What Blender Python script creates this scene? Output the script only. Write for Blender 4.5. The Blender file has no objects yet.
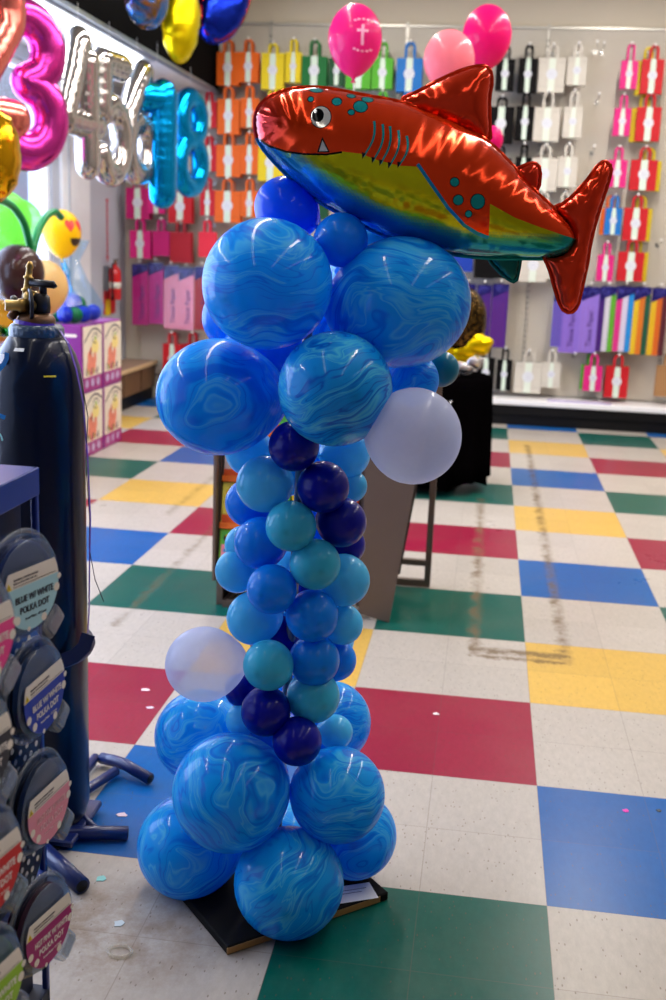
import bpy, math, random
import numpy as np
from mathutils import Vector, Matrix, Euler, noise
from mathutils.geometry import delaunay_2d_cdt
R_ = random.Random(7)
PI = math.pi
col = bpy.context.scene.collection

# ------------------------------------------------------------------ camera
CAM = np.array([-0.2375, -2.38657, 1.51787]); YAW, PITCH, ROLL, F = -0.13221, 0.22877, 0.04025, 1094.96
_cy, _sy, _cp, _sp = math.cos(YAW), math.sin(YAW), math.cos(PITCH), math.sin(PITCH)
FW = np.array([_sy*_cp, _cy*_cp, -_sp]); _r0 = np.array([_cy, -_sy, 0.]); _u0 = np.cross(_r0, FW)
RT = math.cos(ROLL)*_r0 + math.sin(ROLL)*_u0; UP = -math.sin(ROLL)*_r0 + math.cos(ROLL)*_u0
def ray(px, py): return FW + RT*(px-333)/F - UP*(py-500)/F
def onY(px, py, Y): d = ray(px, py); return CAM + d*(Y-CAM[1])/d[1]
def onX(px, py, X): d = ray(px, py); return CAM + d*(X-CAM[0])/d[0]
def onZ(px, py, Z=0.): d = ray(px, py); return CAM + d*(Z-CAM[2])/d[2]
def onP(px, py, p0, n): d = ray(px, py); p0 = np.array(p0); n = np.array(n); return CAM + d*(((p0-CAM)@n)/(d@n))
def dep(p): return float((np.array(p)-CAM)@FW)
cd = bpy.data.cameras.new('camera'); cam = bpy.data.objects.new('camera', cd); col.objects.link(cam)
cam.matrix_world = Matrix(((RT[0], UP[0], -FW[0], CAM[0]), (RT[1], UP[1], -FW[1], CAM[1]), (RT[2], UP[2], -FW[2], CAM[2]), (0, 0, 0, 1)))
cd.sensor_fit = 'VERTICAL'; cd.sensor_height = 36; cd.sensor_width = 24; cd.lens = 36*F/1000
cd.clip_start = .05
cd.dof.use_dof = True; cd.dof.focus_distance = 2.35; cd.dof.aperture_fstop = 4.
bpy.context.scene.camera = cam

# ------------------------------------------------------------------ materials
def lin(c):
    if isinstance(c, str): c = tuple(int(c[i:i+2], 16) for i in (0, 2, 4))
    return tuple(((v/255)/12.92 if v/255 <= .04045 else ((v/255+.055)/1.055)**2.4) for v in c) + (1,)
MC = {}
class NT:
    def __init__(s, m): s.t = m.node_tree; s.n = s.t.nodes; s.l = s.t.links
    def new(s, typ, **k):
        nd = s.n.new(typ)
        for a, v in k.items():
            if a.startswith('i_'):
                key = a[2:]; key = int(key) if key.isdigit() else key
                if hasattr(v, 'links') or isinstance(v, bpy.types.NodeSocket): s.l.new(v, nd.inputs[key])
                else: nd.inputs[key].default_value = v
            else: setattr(nd, a, v)
        return nd
    def math(s, op, a, b=0., c=0.):
        nd = s.n.new('ShaderNodeMath'); nd.operation = op
        for i, v in enumerate((a, b, c)):
            if isinstance(v, bpy.types.NodeSocket): s.l.new(v, nd.inputs[i])
            else: nd.inputs[i].default_value = v
        return nd.outputs[0]
    def mix(s, f, a, b):
        nd = s.n.new('ShaderNodeMix'); nd.data_type = 'RGBA'
        for k, v in ((0, f), (6, a), (7, b)):
            if isinstance(v, bpy.types.NodeSocket): s.l.new(v, nd.inputs[k])
            else: nd.inputs[k].default_value = v
        return nd.outputs[2]
    def ramp(s, f, stops, interp='LINEAR'):
        nd = s.n.new('ShaderNodeValToRGB'); nd.color_ramp.interpolation = interp
        el = nd.color_ramp.elements
        while len(el) > 1: el.remove(el[-1])
        el[0].position = stops[0][0]; el[0].color = stops[0][1]
        for p, c in stops[1:]: e = el.new(p); e.color = c
        s.l.new(f, nd.inputs[0]); return nd.outputs[0]
def base(name):
    m = bpy.data.materials.new(name); m.use_nodes = True
    return m, NT(m), m.node_tree.nodes['Principled BSDF']
def P(name, c, rough=.5, metal=0., coat=0., var=.06, scale=14., bump=0., bscale=60., trans=0., alpha=1., sheen=0., emit=0., spec=.5):
    """procedural principled: base colour broken up a little by noise, optional bump"""
    if name in MC: return MC[name]
    m, t, b = base(name); c = lin(c)
    tc = t.new('ShaderNodeTexCoord').outputs['Object']
    n = t.new('ShaderNodeTexNoise', i_Vector=tc, i_Scale=scale, i_Detail=3.).outputs[0]
    dk = tuple(x*(1-var) for x in c[:3])+(1,); lt = tuple(min(1, x*(1+var)) for x in c[:3])+(1,)
    t.l.new(t.mix(n, dk, lt), b.inputs['Base Color'])
    b.inputs['Roughness'].default_value = rough; b.inputs['Metallic'].default_value = metal
    b.inputs['Coat Weight'].default_value = coat; b.inputs['Coat Roughness'].default_value = .08
    b.inputs['Transmission Weight'].default_value = trans; b.inputs['Alpha'].default_value = alpha
    b.inputs['Specular IOR Level'].default_value = spec
    if sheen: b.inputs['Sheen Weight'].default_value = sheen
    if emit: b.inputs['Emission Color'].default_value = c; b.inputs['Emission Strength'].default_value = emit
    if bump:
        nb = t.new('ShaderNodeTexNoise', i_Vector=tc, i_Scale=bscale, i_Detail=4.).outputs[0]
        bp = t.new('ShaderNodeBump', i_Strength=bump, i_Distance=.01, i_Height=nb)
        t.l.new(bp.outputs[0], b.inputs['Normal'])
    MC[name] = m; return m
def clear(name, c=(235, 240, 245), alpha=.25, rough=.08, milk=.12, fres=.9):
    """thin clear film: tinted see-through, fresnel gloss, a trace of milk"""
    if name in MC: return MC[name]
    m = bpy.data.materials.new(name); m.use_nodes = True; t = NT(m); t.n.remove(t.n['Principled BSDF'])
    tc = t.new('ShaderNodeTexCoord').outputs['Object']
    n = t.new('ShaderNodeTexNoise', i_Vector=tc, i_Scale=30., i_Detail=3.).outputs[0]
    bp = t.new('ShaderNodeBump', i_Strength=.15, i_Distance=.01, i_Height=n)
    gl = t.new('ShaderNodeBsdfGlossy', i_Color=(.9, .9, .9, 1), i_Roughness=rough); t.l.new(bp.outputs[0], gl.inputs['Normal'])
    df = t.new('ShaderNodeBsdfDiffuse', i_Color=lin(c)); body = t.new('ShaderNodeMixShader', i_0=milk); t.l.new(gl.outputs[0], body.inputs[1]); t.l.new(df.outputs[0], body.inputs[2])
    tr = t.new('ShaderNodeBsdfTransparent', i_Color=tuple(.5+.5*x for x in lin(c)[:3])+(1,)); lw = t.new('ShaderNodeLayerWeight', i_Blend=.3)
    f = t.math('MINIMUM', t.math('ADD', t.math('MULTIPLY', t.math('POWER', lw.outputs['Facing'], 2.5), fres), alpha), 1.)
    mx = t.new('ShaderNodeMixShader'); t.l.new(f, mx.inputs[0]); t.l.new(tr.outputs[0], mx.inputs[1]); t.l.new(body.outputs[0], mx.inputs[2])
    t.l.new(mx.outputs[0], t.n['Material Output'].inputs[0]); MC[name] = m; return m
def latex(name, c, c2=None, c3=None, through=0., tip=.75, seed=0., transl=.22, band=2.6):
    """stretched rubber: gloss coat over a slightly translucent body, darker thick rubber at the crown; c2/c3 = swirl dyes"""
    if name in MC: return MC[name]
    m, t, b = base(name); tc = t.new('ShaderNodeTexCoord').outputs['Object']
    cc = lin(c)
    if c2:
        w = t.new('ShaderNodeTexNoise', i_Vector=tc, i_Scale=.9, i_Detail=1.5)
        mp = t.new('ShaderNodeVectorMath', operation='MULTIPLY_ADD'); t.l.new(w.outputs['Color'], mp.inputs[0]); mp.inputs[1].default_value = (1., 1., 1.); t.l.new(tc, mp.inputs[2])
        sc = t.new('ShaderNodeMapping'); t.l.new(mp.outputs[0], sc.inputs[0]); sc.inputs['Location'].default_value = (seed, seed*.7, 0); sc.inputs['Rotation'].default_value = (seed, seed*.4, 0); sc.inputs['Scale'].default_value = (1.05, .14, .16)
        n1 = t.new('ShaderNodeTexNoise', i_Vector=sc.outputs[0], i_Scale=band, i_Detail=3., i_Roughness=.5).outputs[0]
        colr = t.ramp(n1, [(.30, lin(c2)), (.37, cc), (.425, cc), (.44, lin(c2)), (.455, cc), (.49, cc), (.50, lin(c3 or c)), (.51, cc), (.545, lin(c3 or c)), (.56, cc), (.60, lin(c2)), (.63, cc), (.68, lin(c3 or c)), (.75, cc)])
    else:
        n1 = t.new('ShaderNodeTexNoise', i_Vector=tc, i_Scale=9., i_Detail=2.).outputs[0]
        colr = t.mix(n1, tuple(x*.94 for x in cc[:3])+(1,), cc)
    # crown: object +Z pole, radius one quarter
    sep = t.new('ShaderNodeSeparateXYZ'); gen = t.new('ShaderNodeTexCoord').outputs['Generated']; t.l.new(gen, sep.inputs[0])
    dx = t.math('SUBTRACT', sep.outputs[0], .5); dy = t.math('SUBTRACT', sep.outputs[1], .5)
    rr = t.math('SQRT', t.math('ADD', t.math('MULTIPLY', dx, dx), t.math('MULTIPLY', dy, dy)))
    zz = t.math('GREATER_THAN', sep.outputs[2], .5)
    mk = t.math('MULTIPLY', zz, t.math('SUBTRACT', 1., t.math('SMOOTH_MIN', t.math('DIVIDE', rr, .09), 1., .3)))
    mk = t.math('MAXIMUM', mk, 0.)
    colr = t.mix(t.math('MULTIPLY', mk, 1-tip), colr, tuple(x*.3 for x in cc[:3])+(1,))
    t.l.new(colr, b.inputs['Base Color']); b.inputs['Roughness'].default_value = .38
    b.inputs['Coat Weight'].default_value = .38; b.inputs['Coat Roughness'].default_value = .05
    b.inputs['Specular IOR Level'].default_value = .12
    tl = t.new('ShaderNodeBsdfTranslucent'); t.l.new(colr, tl.inputs[0])
    mx = t.new('ShaderNodeMixShader', i_0=transl); t.l.new(b.outputs[0], mx.inputs[1]); t.l.new(tl.outputs[0], mx.inputs[2]); out = mx.outputs[0]
    if through:
        tr = t.new('ShaderNodeBsdfTransparent'); lw = t.new('ShaderNodeLayerWeight', i_Blend=.3)
        f = t.math('MAXIMUM', t.math('SUBTRACT', through, t.math('MULTIPLY', lw.outputs['Facing'], through)), 0.)
        m2 = t.new('ShaderNodeMixShader'); t.l.new(f, m2.inputs[0]); t.l.new(out, m2.inputs[1]); t.l.new(tr.outputs[0], m2.inputs[2]); out = m2.outputs[0]
    t.l.new(out, t.n['Material Output'].inputs[0]); MC[name] = m; return m
def foil(name, c, rough=.16, crinkle=.35, scale=22., c2=None):
    if name in MC: return MC[name]
    m, t, b = base(name); tc = t.new('ShaderNodeTexCoord').outputs['Object']
    n = t.new('ShaderNodeTexNoise', i_Vector=tc, i_Scale=scale, i_Detail=2., i_Distortion=.8).outputs[0]
    n2 = t.new('ShaderNodeTexNoise', i_Vector=tc, i_Scale=scale*3.3, i_Detail=1.).outputs[0]
    h = t.math('ADD', n, t.math('MULTIPLY', n2, .25))
    bp = t.new('ShaderNodeBump', i_Strength=crinkle, i_Distance=.012, i_Height=h); t.l.new(bp.outputs[0], b.inputs['Normal'])
    if c2: t.l.new(t.mix(t.ramp(n, [(.42, (0, 0, 0, 1)), (.58, (1, 1, 1, 1))]), lin(c), lin(c2)), b.inputs['Base Color'])
    else: t.l.new(t.mix(n2, tuple(x*.92 for x in lin(c)[:3])+(1,), lin(c)), b.inputs['Base Color'])
    b.inputs['Metallic'].default_value = .92; b.inputs['Roughness'].default_value = rough
    MC[name] = m; return m

# ------------------------------------------------------------------ mesh builder
class MB:
    def __init__(s): s.v = []; s.f = []; s.mi = []; s.sm = []; s.mats = []
    def m(s, mat):
        if mat not in s.mats: s.mats.append(mat)
        return s.mats.index(mat)
    def add(s, vs, fs, mat, smooth=False, M=None):
        o = len(s.v)
        for p in vs:
            p = Vector(p)
            s.v.append(tuple(M @ p) if M is not None else tuple(p))
        k = s.m(mat)
        for fc in fs: s.f.append(tuple(i+o for i in fc)); s.mi.append(k); s.sm.append(smooth)
        return s
    def box(s, x0, x1, y0, y1, z0, z1, mat, M=None, bev=0., taper=1.):
        cx, cy = (x0+x1)/2, (y0+y1)/2
        if bev <= 0:
            vs = [(x, y, z) for z in (z0, z1) for x, y in ((x0, y0), (x1, y0), (x1, y1), (x0, y1))]
            if taper != 1: vs = [(cx+(x-cx)*(taper if z == z1 else 1), cy+(y-cy)*(taper if z == z1 else 1), z) for x, y, z in vs]
            return s.add(vs, [(3, 2, 1, 0), (4, 5, 6, 7), (0, 1, 5, 4), (1, 2, 6, 5), (2, 3, 7, 6), (3, 0, 4, 7)], mat, False, M)
        b = min(bev, (x1-x0)/2.01, (y1-y0)/2.01, (z1-z0)/2.01); rings = []
        def ring(i, z): return [(x0+i+ (b if 0 else 0), y0+i, z)]
        def oct_(ins, z):
            a0, a1, b0, b1 = x0+ins, x1-ins, y0+ins, y1-ins; c = max(b-ins, 0)+1e-5
            return [(a0+c, b0, z), (a1-c, b0, z), (a1, b0+c, z), (a1, b1-c, z), (a1-c, b1, z), (a0+c, b1, z), (a0, b1-c, z), (a0, b0+c, z)]
        L = [oct_(b, z0), oct_(0, z0+b), oct_(0, z1-b), oct_(b, z1)]
        vs = [p for r in L for p in r]; fs = [tuple(range(7, -1, -1)), tuple(range(24, 32))]
        for k in range(3):
            for i in range(8): j = (i+1) % 8; fs.append((k*8+i, k*8+j, k*8+8+j, k*8+8+i))
        return s.add(vs, fs, mat, False, M)
    def lathe(s, prof, mat, n=32, M=None, smooth=True, sx=1., sy=1.):
        vs = []; fs = []
        for r, z in prof:
            for i in range(n): a = 2*PI*i/n; vs.append((r*math.cos(a)*sx, r*math.sin(a)*sy, z))
        for k in range(len(prof)-1):
            for i in range(n): j = (i+1) % n; fs.append((k*n+i, k*n+j, (k+1)*n+j, (k+1)*n+i))
        if prof[0][0] > 1e-6: fs.append(tuple(range(n-1, -1, -1)))
        if prof[-1][0] > 1e-6: fs.append(tuple((len(prof)-1)*n+i for i in range(n)))
        return s.add(vs, fs, mat, smooth, M)
    def tube(s, pts, r, mat, n=10, M=None, flat=None, closed=False, ends=True):
        """pts polyline, r radius or list; flat=(normal, k) squashes the tube along a direction"""
        pts = [Vector(p) for p in pts]; N = len(pts); vs = []; fs = []; up = None
        for k, p in enumerate(pts):
            a = pts[k-1] if (k > 0 or closed) else p; b = pts[(k+1) % N] if (k < N-1 or closed) else p
            d = (b-a).normalized()
            if up is None:
                up = Vector((0, 0, 1)) if abs(d.z) < .9 else Vector((0, 1, 0))
            x = d.cross(up).normalized(); up = x.cross(d).normalized()
            rr = r[k] if isinstance(r, (list, tuple)) else r
            for i in range(n):
                a_ = 2*PI*i/n; q = x*math.cos(a_)*rr + up*math.sin(a_)*rr
                if flat: nn = Vector(flat[0]).normalized(); q = q - nn*(q.dot(nn))*(1-flat[1])
                vs.append(tuple(p+q))
        for k in range(N if closed else N-1):
            for i in range(n): j = (i+1) % n; k2 = (k+1) % N; fs.append((k*n+i, k*n+j, k2*n+j, k2*n+i))
        if not closed and ends: fs.append(tuple(range(n-1, -1, -1))); fs.append(tuple((N-1)*n+i for i in range(n)))
        return s.add(vs, fs, mat, True, M)
    def ribbon(s, pts, w, mat, M=None, side=None, th=.0006):
        """flat strip of real thickness along pts; side = width direction"""
        pts = [Vector(p) for p in pts]; vs = []; fs = []; N = len(pts)
        for k, p in enumerate(pts):
            d = (pts[min(k+1, N-1)]-pts[max(k-1, 0)]).normalized(); sd = Vector(side(k) if callable(side) else (side or (0, 1, 0)))
            sd = (sd - d*sd.dot(d)).normalized(); nn = d.cross(sd).normalized()
            for a, b in ((-1, -1), (1, -1), (1, 1), (-1, 1)): vs.append(tuple(p + sd*a*w/2 + nn*b*th/2))
        for k in range(N-1):
            for i in range(4): j = (i+1) % 4; fs.append((k*4+i, k*4+j, k*4+4+j, k*4+4+i))
        fs += [(3, 2, 1, 0), tuple((N-1)*4+i for i in range(4))]
        return s.add(vs, fs, mat, False, M)
    def poly(s, pts, th, mat, M=None):
        """flat polygon in local XZ, thickness th towards -Y"""
        n = len(pts); vs = [(x, 0, z) for x, z in pts]+[(x, -th, z) for x, z in pts]
        fs = [tuple(range(n-1, -1, -1)), tuple(range(n, 2*n))]+[(i, (i+1) % n, (i+1) % n+n, i+n) for i in range(n)]
        return s.add(vs, fs, mat, False, M)
    def sphere(s, c, r, mat, n=24, m=16, sz=(1, 1, 1), M=None):
        prof = [(math.sin(PI*k/m), -math.cos(PI*k/m)) for k in range(m+1)]; vs = []
        T = Matrix.Translation(Vector(c)) @ Matrix.Diagonal((r*sz[0], r*sz[1], r*sz[2], 1))
        return s.lathe([(max(a, 1e-7), b) for a, b in prof], mat, n, (M @ T) if M is not None else T)
    def text(s, body, size, mat, M, th=.0006, space=1., font_w=1., align='CENTER'):
        cu = bpy.data.curves.new('lettering', 'FONT'); cu.body = body; cu.size = size; cu.extrude = th; cu.align_x = align; cu.space_line = space; cu.resolution_u = 3
        cu.offset = size*.012
        o = bpy.data.objects.new('lettering', cu); col.objects.link(o)
        dg = bpy.context.evaluated_depsgraph_get(); me = bpy.data.meshes.new_from_object(o.evaluated_get(dg))
        # text lies in XY facing +Z; stand it up in XZ facing -Y
        T = Matrix(((font_w, 0, 0, 0), (0, 0, -1, 0), (0, 1, 0, 0), (0, 0, 0, 1)))
        s.add([tuple(v.co) for v in me.vertices], [tuple(p.vertices) for p in me.polygons], mat, False, M @ T)
        bpy.data.objects.remove(o); bpy.data.meshes.remove(me); bpy.data.curves.remove(cu); return s
    def mesh(s, name):
        me = bpy.data.meshes.new(name); me.from_pydata(s.v, [], s.f); me.polygons.foreach_set('material_index', s.mi); me.polygons.foreach_set('use_smooth', s.sm)
        for mt in s.mats: me.materials.append(mt)
        me.update(); return me
    def build(s, name, parent=None, loc=None, rot=None, M=None, **tags):
        o = bpy.data.objects.new(name, s.mesh(name)); col.objects.link(o)
        if parent: o.parent = parent
        if loc is not None: o.location = loc
        if rot is not None: o.rotation_euler = rot
        if M is not None: o.matrix_local = M
        for k, v in tags.items(): o[k] = v
        return o
def tag(o, label, cat, group=None, kind=None):
    if label: o['label'] = label
    if cat: o['category'] = cat
    if group: o['group'] = group
    if kind: o['kind'] = kind
    return o
def thing(name, label, cat, loc=(0, 0, 0), rz=0., group=None, rot=None):
    o = bpy.data.objects.new(name, None); col.objects.link(o); o.location = loc; o.rotation_euler = rot or (0, 0, rz); o.empty_display_size = .1
    return tag(o, label, cat, group)
def copy_tree(o, parent=None):
    c = o.copy(); col.objects.link(c); c.parent = parent
    for ch in [x for x in o.children]: copy_tree(ch, c)
    return c
def T(x=0, y=0, z=0): return Matrix.Translation((x, y, z))
def Rz(a): return Matrix.Rotation(a, 4, 'Z')
def Rx(a): return Matrix.Rotation(a, 4, 'X')
def Ry(a): return Matrix.Rotation(a, 4, 'Y')
def frame(d, up=(0, 0, 1)):
    """matrix whose +Z points along d"""
    d = Vector(d).normalized(); return d.to_track_quat('Z', 'Y').to_matrix().to_4x4()

# ================================================================== SETTING
S = .6096
def floor_mat():
    m, t, b = base('vinyl_tile'); tc = t.new('ShaderNodeTexCoord').outputs['Object']
    sp = t.new('ShaderNodeSeparateXYZ'); t.l.new(tc, sp.inputs[0]); X, Y = sp.outputs[0], sp.outputs[1]
    u = t.math('DIVIDE', X, S); v = t.math('DIVIDE', Y, S); i = t.math('FLOOR', u); j = t.math('FLOOR', v)
    par = t.math('FLOORED_MODULO', t.math('ADD', i, j), 2.)
    q = t.math('DIVIDE', t.math('ADD', t.math('FLOORED_MODULO', j, 4.), .5), 4.)
    colr = t.ramp(q, [(0, lin((0, 84, 152))), (.25, lin((138, 28, 56))), (.5, lin((202, 164, 80))), (.75, lin((0, 84, 74)))], 'CONSTANT')
    white = lin((176, 168, 159))
    # each single tile keeps its own slight shade
    tv = t.new('ShaderNodeCombineXYZ'); t.l.new(t.math('FLOOR', t.math('MULTIPLY', u, 2.)), tv.inputs[0]); t.l.new(t.math('FLOOR', t.math('MULTIPLY', v, 2.)), tv.inputs[1])
    wn = t.new('ShaderNodeTexWhiteNoise', noise_dimensions='2D', i_Vector=tv.outputs[0]).outputs['Value']
    c = t.mix(t.math('GREATER_THAN', par, .5), colr, white)
    hs = t.new('ShaderNodeHueSaturation', i_Color=c); t.l.new(t.math('ADD', .94, t.math('MULTIPLY', wn, .1)), hs.inputs['Value']); c = hs.outputs[0]
    # mottled chip streaks of the tile
    mp = t.new('ShaderNodeMapping', i_Vector=tc); mp.inputs['Rotation'].default_value = (0, 0, .6); mp.inputs['Scale'].default_value = (60, 22, 1)
    n = t.new('ShaderNodeTexNoise', i_Vector=mp.outputs[0], i_Scale=1., i_Detail=4., i_Roughness=.7).outputs[0]
    hs = t.new('ShaderNodeHueSaturation', i_Color=c); t.l.new(t.math('ADD', .8, t.math('MULTIPLY', n, .4)), hs.inputs['Value']); c = hs.outputs[0]
    # dark flecks
    mp2 = t.new('ShaderNodeMapping', i_Vector=tc); mp2.inputs['Scale'].default_value = (95, 40, 1); mp2.inputs['Rotation'].default_value = (0, 0, -.5)
    vo = t.new('ShaderNodeTexVoronoi', i_Vector=mp2.outputs[0], i_Scale=1.); 
    fl = t.math('MULTIPLY', t.math('LESS_THAN', vo.outputs['Distance'], .17), t.math('GREATER_THAN', t.new('ShaderNodeSeparateColor', i_0=vo.outputs['Color']).outputs[0], .62))
    c = t.mix(t.math('MULTIPLY', fl, .55), c, lin((92, 76, 62)))
    # wear: wide soft dirt
    nd = t.new('ShaderNodeTexNoise', i_Vector=tc, i_Scale=2.3, i_Detail=6., i_Roughness=.7).outputs[0]
    dirt = t.ramp(nd, [(.42, (0, 0, 0, 1)), (.9, (1, 1, 1, 1))])
    c = t.mix(t.math('MULTIPLY', dirt, .16), c, lin((150, 128, 104)))
    # seams
    def seam(w_, val, per):
        fr = t.math('SUBTRACT', t.math('ABSOLUTE', t.math('SUBTRACT', t.math('FRACT', t.math('DIVIDE', val, per)), .5)), .5)
        return t.math('LESS_THAN', t.math('ABSOLUTE', fr), w_)
    sm = t.math('MAXIMUM', seam(.004, X, S/2), seam(.004, Y, S/2))
    c = t.mix(t.math('MULTIPLY', sm, .35), c, lin((96, 84, 76)))
    # tape residue left by a removed display
    wob = t.new('ShaderNodeTexNoise', i_Vector=tc, i_Scale=16., i_Detail=4., i_Roughness=.8).outputs[0]
    brk = t.new('ShaderNodeTexNoise', i_Vector=tc, i_Scale=9., i_Detail=5., i_Roughness=.75).outputs[0]
    def band(val, at_, w):
        d = t.math('ABSOLUTE', t.math('SUBTRACT', t.math('ADD', val, t.math('ADD', t.math('MULTIPLY', t.math('SUBTRACT', wob, .5), .07), t.math('MULTIPLY', t.math('SUBTRACT', brk, .5), .06))), at_))
        return t.math('MAXIMUM', t.math('SUBTRACT', 1., t.math('DIVIDE', d, w)), 0.)
    def rng(val, a, b_): return t.math('MULTIPLY', t.math('GREATER_THAN', val, a), t.math('LESS_THAN', val, b_))
    r1 = t.math('MULTIPLY', band(X, -.2, .035), rng(Y, 1.62, 4.4)); r2 = t.math('MULTIPLY', band(X, .152, .035), rng(Y, 1.62, 6.5))
    r3 = t.math('MULTIPLY', t.math('MAXIMUM', band(Y, 1.70, .045), band(Y, 1.63, .03)), rng(X, -.22, .17))
    r4 = t.math('MULTIPLY', t.math('MULTIPLY', band(X, -1.63, .03), rng(Y, 1.6, 4.6)), .6)
    r5 = t.math('MULTIPLY', t.math('MULTIPLY', band(X, -1.95, .04), rng(Y, 3.4, 6.2)), .4)
    rs = t.math('MAXIMUM', t.math('MAXIMUM', t.math('MAXIMUM', r1, r2), t.math('MULTIPLY', r3, 1.6)), t.math('MAXIMUM', r4, r5))
    rs = t.math('MULTIPLY', rs, t.ramp(brk, [(.36, (.12, .12, .12, 1)), (.62, (1, 1, 1, 1))]))
    c = t.mix(t.math('MINIMUM', t.math('MULTIPLY', rs, 1.1), .8), c, lin((104, 84, 58)))
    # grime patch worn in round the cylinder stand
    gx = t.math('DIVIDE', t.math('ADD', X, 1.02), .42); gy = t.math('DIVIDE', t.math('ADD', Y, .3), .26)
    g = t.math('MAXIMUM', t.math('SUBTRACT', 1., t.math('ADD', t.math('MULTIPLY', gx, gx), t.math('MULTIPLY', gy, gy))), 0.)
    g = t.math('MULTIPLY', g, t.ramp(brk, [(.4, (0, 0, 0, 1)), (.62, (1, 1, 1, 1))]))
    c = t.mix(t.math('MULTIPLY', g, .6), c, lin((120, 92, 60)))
    t.l.new(c, b.inputs['Base Color'])
    rg = t.math('ADD', .24, t.math('MULTIPLY', nd, .1)); t.l.new(t.math('MINIMUM', t.math('ADD', rg, t.math('MULTIPLY', rs, .4)), 1.), b.inputs['Roughness'])
    b.inputs['Specular IOR Level'].default_value = .16
    bp = t.new('ShaderNodeBump', i_Strength=.06, i_Distance=.004, i_Height=t.math('SUBTRACT', t.new('ShaderNodeTexNoise', i_Vector=tc, i_Scale=5., i_Detail=5.).outputs[0], t.math('MULTIPLY', sm, .6)))
    t.l.new(bp.outputs[0], b.inputs['Normal']); return m
def struct(name, mb, label=None): 
    o = mb.build(name); o['kind'] = 'structure'
    if label: o['label'] = label
    return o
XL, XR, YF, YB, ZC = -3.7, 3.6, -4.2, 7.9, 4.0
cream = P('cream_paint', (214, 202, 180), .85, var=.03, scale=3., bump=.05, bscale=200)
wallw = P('pale_grey_paint', (186, 190, 202), .8, var=.03, scale=4.)
white = P('white_enamel', (232, 232, 230), .4)
blackp = P('black_laminate', (12, 11, 13), .5, spec=.2)
struct('floor', MB().box(XL-.2, XR+.2, YF-.2, YB+.2, -.1, 0, floor_mat()))
struct('ceiling', MB().box(XL-.2, XR+.2, YF-.2, YB+.2, ZC, ZC+.1, P('ceiling_tile', (140, 136, 130), .9, scale=8)))
struct('wall_back', MB().box(XL-.2, XR+.2, YB+.03, YB+.2, 0, ZC, cream))
struct('wall_right', MB().box(XR, XR+.2, YF, YB+.03, 0, ZC, P('right_paint', (120, 110, 100), .85, var=.03, scale=3)))
struct('wall_front', MB().box(XL-.2, XR+.2, YF-.2, YF, 0, ZC, P('front_paint', (128, 122, 116), .85, var=.03, scale=3)))
# left wall with three shop windows
wins = [(-3.4, -.6), (-.1, 2.7), (3.2, 6.16)]; zs, ze = .55, 2.74
w = MB(); ys = [YF]+[y for a in wins for y in a]+[YB+.03]
w.box(XL-.2, XL, YF, YB+.03, 0, zs, wallw); w.box(XL-.2, XL, YF, YB+.03, ze, ZC, wallw)
for k in range(0, len(ys), 2): w.box(XL-.2, XL, ys[k], ys[k+1], zs, ze, wallw)
struct('wall_left', w)
frm = P('window_frame_white', (236, 238, 242), .4)
glassm = clear('window_glass', (210, 220, 235), .04, .02)
for k, (a, b_) in enumerate(wins):
    f_ = MB()
    for y in (a, (a+b_)/2-.03, b_-.06): f_.box(XL-.13, XL-.02, y, y+.06, zs, ze, frm, bev=.006)
    for z in (zs, 2.2, ze-.05): f_.box(XL-.12, XL-.03, a, b_, z, z+.05, frm, bev=.006)
    o = struct('window_%d' % (k+1), f_)
    g = MB().box(XL-.085, XL-.075, a+.03, b_-.03, zs+.03, ze-.03, glassm).build('window_pane', o)
    MB().box(XL-.02, XL+.05, a-.04, b_+.04, zs-.04, zs, frm, bev=.006).build('window_sill', o)
# white casing beside the last window
struct('trim_1', MB().box(XL, XL+.03, 6.3, 6.92, 0.0, 2.83, P('casing_white', (238, 240, 244), .45), bev=.005).box(XL+.03, XL+.04, 6.42, 6.45, .0, 2.83, P('casing_groove', (190, 196, 206), .5)))
# soffit over the window bay: black fascia, white underside
sof = struct('trim_2', MB().box(XL, -2.83, YF, YB+.03, 2.84, ZC, P('soffit_white', (226, 224, 222), .6)))
struct('trim_3', MB().box(-2.83, -2.8, YF, YB+.03, 2.83, ZC, P('black_fascia', (7, 7, 8), .9, spec=.05)).box(-2.84, -2.785, YF, YB+.03, 2.81, 2.835, P('grey_edge_rail', (128, 140, 152), .35, metal=.5)))
struct('baseboard_left', MB().box(XL, XL+.02, YF, 6.3, 0, .1, P('black_vinyl_base', (26, 24, 26), .5)))
struct('baseboard_right', MB().box(XR-.02, XR, YF, YB, 0, .1, MC['black_vinyl_base']))
# fluorescent tube under the soffit edge
emit_t = P('fluorescent_tube', (255, 253, 246), .3, emit=9., var=0.)
t_ = thing('tube_light', 'long fluorescent strip light glowing under the black soffit by the window', 'light', (-2.92, 0, 2.84))
MB().box(-.09, .09, -1.2, 6.05, -.045, -.001, P('fixture_grey', (170, 182, 196), .35, metal=.3), bev=.008).build('housing', t_)
for yy in (-1.1, 1.28, 3.66): MB().tube([(0, yy, -.07), (0, yy+2.3, -.07)], .02, emit_t, 12).tube([(0, yy-.03, -.07), (0, yy, -.07)], .021, white).tube([(0, yy+2.3, -.07), (0, yy+2.33, -.07)], .021, white).build('tube', t_)
MB().box(-.012, .012, -1.18, 6.03, -.11, -.045, MC['fixture_grey']).build('reflector_rib', t_) if False else None

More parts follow.
